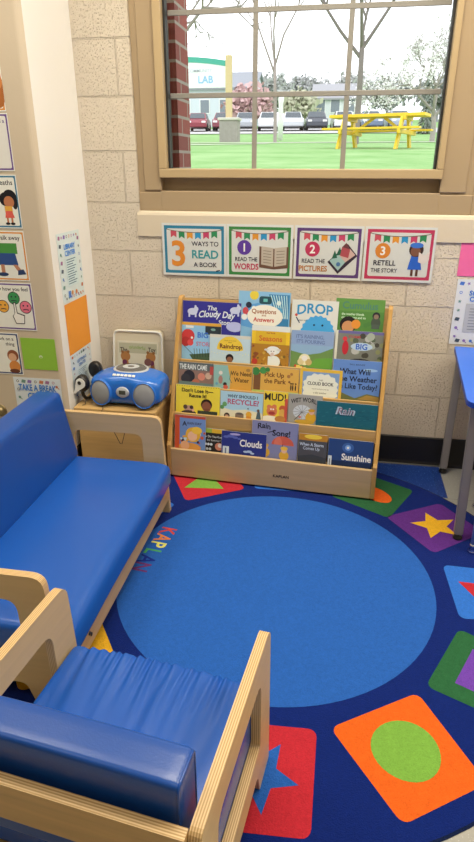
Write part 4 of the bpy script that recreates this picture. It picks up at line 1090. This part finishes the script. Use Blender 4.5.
# ------------------------------------------------------------------ outdoors
ZT = [(.12, 1.10), (3, 1.22), (12, 1.60), (25, 2.11), (40, 2.85), (55, 3.75), (75, 5.3), (140, 9.5)]
def gz(y):
    for (a0, b0), (a1, b1) in zip(ZT, ZT[1:]):
        if y <= a1: return b0+(b1-b0)*(y-a0)/(a1-a0)
    return ZT[-1][1]
b = MB(); M_GRASS = grass_mat()
ys = [.12+i*.4 for i in range(8)]+[3+i*1.5 for i in range(35)]+[56+i*6 for i in range(15)]
for y0, y1 in zip(ys, ys[1:]):
    for i in range(24):
        xa, xb = -60+5*i, -55+5*i
        b.face([(xa, y0, gz(y0)), (xb, y0, gz(y0)), (xb, y1, gz(y1)), (xa, y1, gz(y1))], M_GRASS)
struct(b.build('lawn_ground'))
def strip(name, pts, w, m, dz=.02):
    b = MB()
    for (x0, y0), (x1, y1) in zip(pts, pts[1:]):
        b.face([(x0, y0-w/2, gz(y0-w/2)+dz), (x1, y1-w/2, gz(y1-w/2)+dz), (x1, y1+w/2, gz(y1+w/2)+dz), (x0, y0+w/2, gz(y0+w/2)+dz)], m)
    return struct(b.build(name))
M_CONC = plain('pale_concrete', raw('#c9c4ba'), .9)
strip('path_walk', [(-9, 20), (-3.2, 21.0), (1.0, 21.5), (12, 22)], 1.1, M_CONC)
strip('path_near', [(-12, 15), (-4.0, 17.0), (-2.5, 19)], .8, M_CONC)
strip('road_parking', [(-60, 54), (-40, 54), (-20, 54), (0, 54), (20, 54), (50, 54)], 14, plain('asphalt', raw('#b4b2b2'), .9), .05)
b = MB(); b.box(-1.1, -.6, .12, .327, .9, 2.7, brick_mat('red_brick'));
struct(b.build('brick_pier_wall'))

# picnic table (A-frames, top boards, two benches)
M_YEL = plain('yellow_paint', raw('#e0bc22'), .5)
pic = thing('picnic_table', 'yellow wooden picnic table on the lawn outside the window', 'picnic table', (.72, 12, gz(12)), -.30)
for i in range(4):
    b = MB(); y = -.33+.165*i+.003; b.box(-1.02, 1.02, y, y+.155, .60, .66, M_YEL, .006); b.build('top_board', pic)
for s in (-1, 1):
    b = MB(); b.box(-1.02, 1.02, s*.66-.12, s*.66+.12, .345, .385, M_YEL, .006); b.build('bench', pic)
for x in (-.62, .62):
    b = MB(); b.box(x-.03, x+.03, -.8, .8, .265, .345, M_YEL, .005); b.box(x-.03, x+.03, -.36, .36, .53, .61, M_YEL, .005)
    for s in (-1, 1): b.prism([(s*.17, .60), (s*.36, .60), (s*.75, -.03), (s*.56, -.03)], x-.08, x-.03, 'yz', M_YEL)
    b.build('trestle', pic)
    b = MB(); sg = -1 if x > 0 else 1
    b.prism([(x, .28), (x+sg*.08, .28), (x+sg*.56, .60), (x+sg*.46, .60)], -.03, .03, 'xz', M_YEL); b.build('brace', pic)

# sign on its stone base
sgn = thing('entrance_sign', 'tall white sign with green arched top on a wood post and stone base', 'sign', (-4.97, 25, gz(25)))
b = MB(); b.box(-.36, .42, -.35, .35, -.05, .82, plain('grey_stone', raw('#9a938e'), .9, vary=.2, vscale=8), .03); b.box(-.42, .48, -.4, .4, .82, .92, M_CONC, .02); b.build('stone_base', sgn)
b = MB(); b.box(-.13, .13, -.1, .1, .92, 3.2, plain('pale_wood_post', raw('#c8b488'), .7), .02); b.build('post', sgn)
b = MB(); M_SW = plain('white_sign_panel', raw('#e4e6e6'), .5); pts = [(-2.6, 2.05), (-.13, 2.05)]
pts += [(-.13-2.47*i/12, 2.72+.26*math.sin(PI*(.12+.5*i/12))) for i in range(13)]
b.prism(pts, -.05, .05, 'xz', M_SW)
arch_lo = [(-.13-2.47*i/12, 2.72+.26*math.sin(PI*(.12+.5*i/12))) for i in range(13)]
b.prism(arch_lo+[(x, z+.2) for x, z in reversed(arch_lo)], -.07, .07, 'xz', plain('teal_arch', raw('#3fa08c'), .5))
b2 = Art(b, 2.47, 1., face_to((-2.6, -.055, 2.05), (1, 0, 0), (0, 0, 1)), .001)
STEP = .003
b2.text('COMMUNITY', .56, .62, .12, 'b0aca4', .5, .01).text('LAB', .66, .30, .26, '8aa8b4', .34, .04)
STEP = .00004
b.build('sign_panel', sgn)

# parked cars
def car(label, x, y, rz, paint, group='parked cars beyond the lawn'):
    c = thing('parked_car', label, 'car', (x, y, gz(y)+.05), rz, group)
    m = plain('paint_'+paint, raw('#'+paint), .25, coat=.5); gl = plain('car_glass', raw('#3c464e'), .1)
    prof = [(-2.2, .35), (-2.25, .62), (-2.1, .86), (-1.5, .95), (-1.1, 1.0), (1.1, 1.0), (1.9, .9), (2.2, .75), (2.25, .4), (2.1, .28), (-2.1, .28)]
    b = MB(); b.prism(prof, -.88, .88, 'yz', m, bev=.05)
    cab_ = [(-1.55, .95), (-.85, 1.45), (.75, 1.48), (1.45, .95)]
    vs0 = [(-.8, a_, z_) if z_ < 1 else (-.64, a_, z_) for a_, z_ in cab_]
    vs1 = [(-p[0], p[1], p[2]) for p in vs0]
    for i in range(4):
        j = (i+1) % 4; b.face([vs0[i], vs0[j], vs1[j], vs1[i]], m)
    b.face(vs0, m); b.face(list(reversed(vs1)), m)
    b.build('body', c)
    g = MB()
    g.face([(-.68, -1.50, 1.0), (.68, -1.50, 1.0), (.58, -.9, 1.42), (-.58, -.9, 1.42)], gl)
    for s in (-1, 1): g.face([(s*.79, -1.2, 1.02), (s*.79, 1.15, 1.02), (s*.665, .72, 1.42), (s*.665, -.72, 1.42)], gl)
    for v in g.bm.verts: v.co.y -= .015 if v.co.y < -.85 and abs(v.co.x) < .7 else 0; v.co.x *= 1.01
    g.build('windows', c)
    for sx_ in (-1, 1):
        for yy in (-1.35, 1.35):
            w = MB(); w.lathe([(0, .02), (.2, .02), (.32, 0), (.33, -.1), (.32, -.2), (0, -.2)], M_BLACKP, 16)
            w.build('wheel', c, Matrix.Translation((sx_*.9, yy, .32)) @ Matrix.Rotation(sx_*PI/2, 4, 'Y'))
        l = MB(); l.box(sx_*.62-.17, sx_*.62+.17, -2.27, -2.2, .62, .76, plain('headlamp', raw('#e8e8e4'), .2), .02); l.build('headlamp', c)
for lab, x, p in (('dark red car parked farthest left, behind the sign', -13.2, '8a3440'), ('maroon car parked second from the left near the sign', -10.9, '803a48'), ('silver grey car parked left of the thin trunk', -9.0, 'a8acb2'),
                  ('white car parked just left of the thin trunk', -6.95, 'dcdee0'), ('pale silver car parked right of the white post', -4.9, 'c8ccd0'), ('dark charcoal car parked in the middle of the row', -2.9, '4a4e58'),
                  ('white car parked left of the yellow picnic table', -.6, 'e2e4e6'), ('blue grey car seen above the left of the picnic table', 1.6, '6a7c94'), ('silver blue car seen through the picnic table legs', 3.9, '9aa6b4')):
    car(lab, x, 55+random.uniform(-.3, .3), .12, p)
wp = MB(); wp.lathe([(0, 1.9), (.10, 1.86), (.14, 1.7), (.10, 1.5), (.13, .9), (.12, 0), (0, 0)], plain('white_post_paint', raw('#e2e2e0'), .5), 12, Matrix.Translation((-3.1, 28, gz(28))))
tag(wp.build('bollard'), 'white post standing on the lawn in front of the parked cars', 'post')

# houses
def house(label, x, y, w, d, h, rise, wallc, roofc, cols):
    c = thing('house', label, 'house', (x, y, gz(y)), .0, 'houses beyond the parking lot')
    mw, mr = plain('siding_'+wallc, raw('#'+wallc), .7), plain('roof_'+roofc, raw('#'+roofc), .8)
    b = MB(); b.prism([(-w/2, -.5), (w/2, -.5), (w/2, h), (-w/2, h)], -d/2, d/2, 'xz', mw)
    b.prism([(-d/2, h), (d/2, h), (0, h+rise)], -w/2, w/2, 'yz', mw); b.build('wall', c)
    b = MB()
    for s in (-1, 1): b.prism([(s*(d/2+.4), h-.25), (s*(d/2+.4), h-.05), (0, h+rise+.2), (0, h+rise)], -w/2-.3, w/2+.3, 'yz', mr)
    b.build('roof', c)
    for zz in (1.0, 3.6):
        if zz+1.5 > h: continue
        for i in range(cols):
            xx = -w/2+w*(i+.5)/cols
            f = MB(); f.box(xx-.6, xx+.6, -d/2-.06, -d/2, zz, zz+1.5, plain('white_window_trim', raw('#e0e2e2'), .6)); fo = f.build('window', c)
            p = MB(); p.box(xx-.48, xx+.48, -d/2-.08, -d/2-.05, zz+.12, zz+1.38, plain('house_pane', raw('#76808a'), .15)); p.build('pane', fo)
house('pale blue-white two-storey house behind the sign', -16.0, 74, 11, 8, 3.6, 1.7, 'c9d2da', '8c9097', 5)
house('white house behind the bare tree and the middle cars', -1.8, 78, 5, 6, 2.6, 1.5, 'd4d8da', '9a9a9e', 3)
house('grey house far left behind the brick pier', -31, 80, 12, 8, 5.0, 2.5, 'b4b8be', '80848c', 4)

# trees
def branches(p, d, L, r, depth, out, rg, spread=.55, up=.12, n=3, shrink=.68):
    q_ = p+d*L
    mid = p+d*L*.5+Vector((rg.uniform(-1, 1), rg.uniform(-1, 1), rg.uniform(-1, 1)))*L*.05
    out.append((p, mid, q_, r, r*.62))
    if depth == 0: return
    for i in range(n):
        a = rg.uniform(0, 2*PI); o = d.orthogonal().normalized(); o = Matrix.Rotation(a+2*PI*i/n, 3, d) @ o
        nd = (d*(1-spread*.45)+o*spread*rg.uniform(.6, 1.3)+Vector((0, 0, up))).normalized()
        st = p.lerp(q_, rg.uniform(.65, 1.0)) if i < n-1 else q_
        branches(st, nd, L*shrink*rg.uniform(.8, 1.15), r*.58, depth-1, out, rg, spread, up, n, shrink)
def tree(label, name, x, y, h, r, bark, seed, depth=4, n=3, trunk=.38, spread=.55, bloom=None, nb=0, bs=.12, group='trees outside the window'):
    t = thing(name, label, 'tree', (x, y, gz(y)-.05), 0, group)
    rg = random.Random(seed); out = []
    m = plain('bark_'+bark, raw('#'+bark), .9)
    base = Vector((0, 0, 0)); top = Vector((rg.uniform(-.1, .1)*h*.2, 0, h*trunk))
    b = MB(); b.tube([base, base.lerp(top, .5)+Vector((rg.uniform(-.02, .02)*h, 0, 0)), top], r, m, 8, r2=r*.7); b.build('trunk', t)
    for i in range(n+1):
        a = 2*PI*i/(n+1)+rg.uniform(-.4, .4)
        d = Vector((math.cos(a)*spread, math.sin(a)*spread, rg.uniform(.7, 1.1))).normalized()
        branches(base.lerp(top, rg.uniform(.75, 1.)), d, h*.24, r*.55, depth, out, rg, spread, n=n)
    b = MB()
    for p, mid, q_, r0, r1 in out: b.tube([p, mid, q_], max(r0, .008), m, 4 if r0 < .06 else 6, r2=max(r1, .006), cap=False)
    b.build('bare_branches', t)
    if bloom:
        mb_ = plain('leaf_'+bloom, raw('#'+bloom), .9, vary=.15, vscale=4)
        f = MB(); tips = [o for o in out if o[3] < r*.22] or out
        for i in range(nb):
            o = rg.choice(tips); c = o[0].lerp(o[2], rg.random())+Vector((rg.gauss(0, 1), rg.gauss(0, 1), rg.gauss(0, 1)))*bs*1.2
            u_ = Vector((rg.gauss(0, 1), rg.gauss(0, 1), rg.gauss(0, 1))).normalized(); w_ = u_.orthogonal().normalized(); s = bs*rg.uniform(.5, 1.1)
            f.face([c+u_*s, c+w_*s*.7, c-u_*s, c-w_*s*.7], mb_)
        f.build('foliage', t)
tree('slender bare tree in the middle of the lawn behind the left muntin', 'bare_tree', -2.88, 24, 8.8, .075, '948a84', 3, 5, 3, .34, .42)
tree('large dark bare tree behind the right muntin and the picnic table', 'bare_tree', .30, 18, 8.6, .10, '77706a', 11, 5, 3, .34, .62)
tree('white blossoming tree at the right side of the window', 'blossom_tree', 3.3, 24, 5.6, .11, '9a948c', 21, 5, 3, .2, .85, 'f2f0ee', 6500, .055)
tree('bare tree whose twigs hang into the top left pane', 'bare_tree', -8.5, 30, 10.5, .2, '8c847c', 31, 4, 3, .45, .8)
tree('bare tree reaching into the upper right corner of the window', 'bare_tree', 7.6, 26, 8.5, .2, '7c746e', 37, 4, 3, .4, .8)
k = 0  # distance haze is put into the pale greys of bark and foliage
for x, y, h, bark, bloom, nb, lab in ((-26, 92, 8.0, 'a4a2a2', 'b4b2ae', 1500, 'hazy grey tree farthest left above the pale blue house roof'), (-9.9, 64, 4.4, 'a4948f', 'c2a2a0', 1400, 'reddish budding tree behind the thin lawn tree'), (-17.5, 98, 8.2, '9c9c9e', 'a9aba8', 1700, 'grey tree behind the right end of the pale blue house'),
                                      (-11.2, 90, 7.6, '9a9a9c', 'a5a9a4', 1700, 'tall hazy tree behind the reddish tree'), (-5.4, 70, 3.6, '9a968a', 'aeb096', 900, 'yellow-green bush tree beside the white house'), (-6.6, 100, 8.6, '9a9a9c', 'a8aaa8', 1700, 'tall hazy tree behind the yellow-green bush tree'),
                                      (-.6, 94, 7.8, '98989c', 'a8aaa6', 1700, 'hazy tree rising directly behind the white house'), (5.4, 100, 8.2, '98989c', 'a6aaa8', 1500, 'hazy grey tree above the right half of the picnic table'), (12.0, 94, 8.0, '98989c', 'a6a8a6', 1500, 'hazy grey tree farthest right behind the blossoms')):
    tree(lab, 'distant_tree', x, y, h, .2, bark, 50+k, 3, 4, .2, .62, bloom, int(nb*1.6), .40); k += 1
ev = thing('evergreen_tree', 'small dark evergreen top rising above the white blossoms', 'tree', (5.15, 44, gz(44)-1.2))
b = MB(); b.tube([(0, 0, 0), (0, 0, 6.3)], .14, plain('bark_ev', raw('#6a6058'), .9), 6, r2=.02); b.build('trunk', ev)
b = MB(); rg = random.Random(4); me_ = plain('evergreen_needles', raw('#8a9488'), .9, vary=.2, vscale=3)
for i in range(900):
    t = rg.random()**.8; z = 1.2+5.2*t; rad = .8*(1-t)+.05; a = rg.uniform(0, 2*PI)
    c = Vector((math.cos(a)*rad*.2, math.sin(a)*rad*.2, z+.1)); e = Vector((math.cos(a)*rad*rg.uniform(.7, 1.1), math.sin(a)*rad, z-.2)); w_ = Vector((-math.sin(a), math.cos(a), 0))*.09
    b.face([c, (c+e)/2+w_, e, (c+e)/2-w_], me_)
b.build('foliage', ev)

# ------------------------------------------------------------------ light: overcast sky and the room's fluorescent troffers
w = bpy.data.worlds.new('World'); sc.world = w; w.use_nodes = True
nt = w.node_tree; bg = nt.nodes['Background']
tc = N(nt, 'ShaderNodeTexCoord'); no = N(nt, 'ShaderNodeTexNoise', i_Scale=2.2, i_Detail=5.)
nt.links.new(tc.outputs['Generated'], no.inputs['Vector'])
rp = N(nt, 'ShaderNodeValToRGB'); rp.color_ramp.elements[0].color = (.88, .93, 1, 1); rp.color_ramp.elements[1].color = (1, 1, 1, 1)
nt.links.new(no.outputs['Fac'], rp.inputs['Fac']); nt.links.new(rp.outputs['Color'], bg.inputs['Color'])
bg.inputs['Strength'].default_value = 2.5
def lamp(x, y, e, sx_=1.1, sy_=.55):
    l = bpy.data.lights.new('ceiling_light', 'AREA'); l.shape = 'RECTANGLE'; l.size = sx_; l.size_y = sy_; l.energy = e; l.color = (1., .895, .70)
    o = bpy.data.objects.new('ceiling_light', l); COL.objects.link(o); o.location = (x, y, 2.74)
for x, e_ in ((-1.5, 20), (.1, 42), (1.8, 38)): lamp(x, -1.0, e_)
for x in (-1.6, .3, 1.9): lamp(x, -2.7, 8)

cam = bpy.data.cameras.new('camera'); co = bpy.data.objects.new('camera', cam); COL.objects.link(co)
cam.sensor_fit = 'VERTICAL'; cam.sensor_height = 36; cam.lens = 36*592.63/842; cam.clip_start = .02; cam.clip_end = 500
yaw, pitch, roll = .17, .4118, .0011
cy, sy = math.cos(yaw), math.sin(yaw)
fwd = Vector((-sy*math.cos(pitch), cy*math.cos(pitch), -math.sin(pitch))); rt = Vector((cy, sy, 0)); up = rt.cross(fwd)
r2 = rt*math.cos(roll)+up*math.sin(roll); u2 = up*math.cos(roll)-rt*math.sin(roll)
co.matrix_world = Matrix(((r2.x, u2.x, -fwd.x, .1254), (r2.y, u2.y, -fwd.y, -2.617), (r2.z, u2.z, -fwd.z, 1.3185), (0, 0, 0, 1)))
sc.camera = co
vs_ = sc.view_settings
sc.display_settings.display_device = 'sRGB'
vs_.view_transform = 'Standard'; vs_.look = 'None'; vs_.exposure = 0.; vs_.gamma = 1.; vs_.use_curve_mapping = False
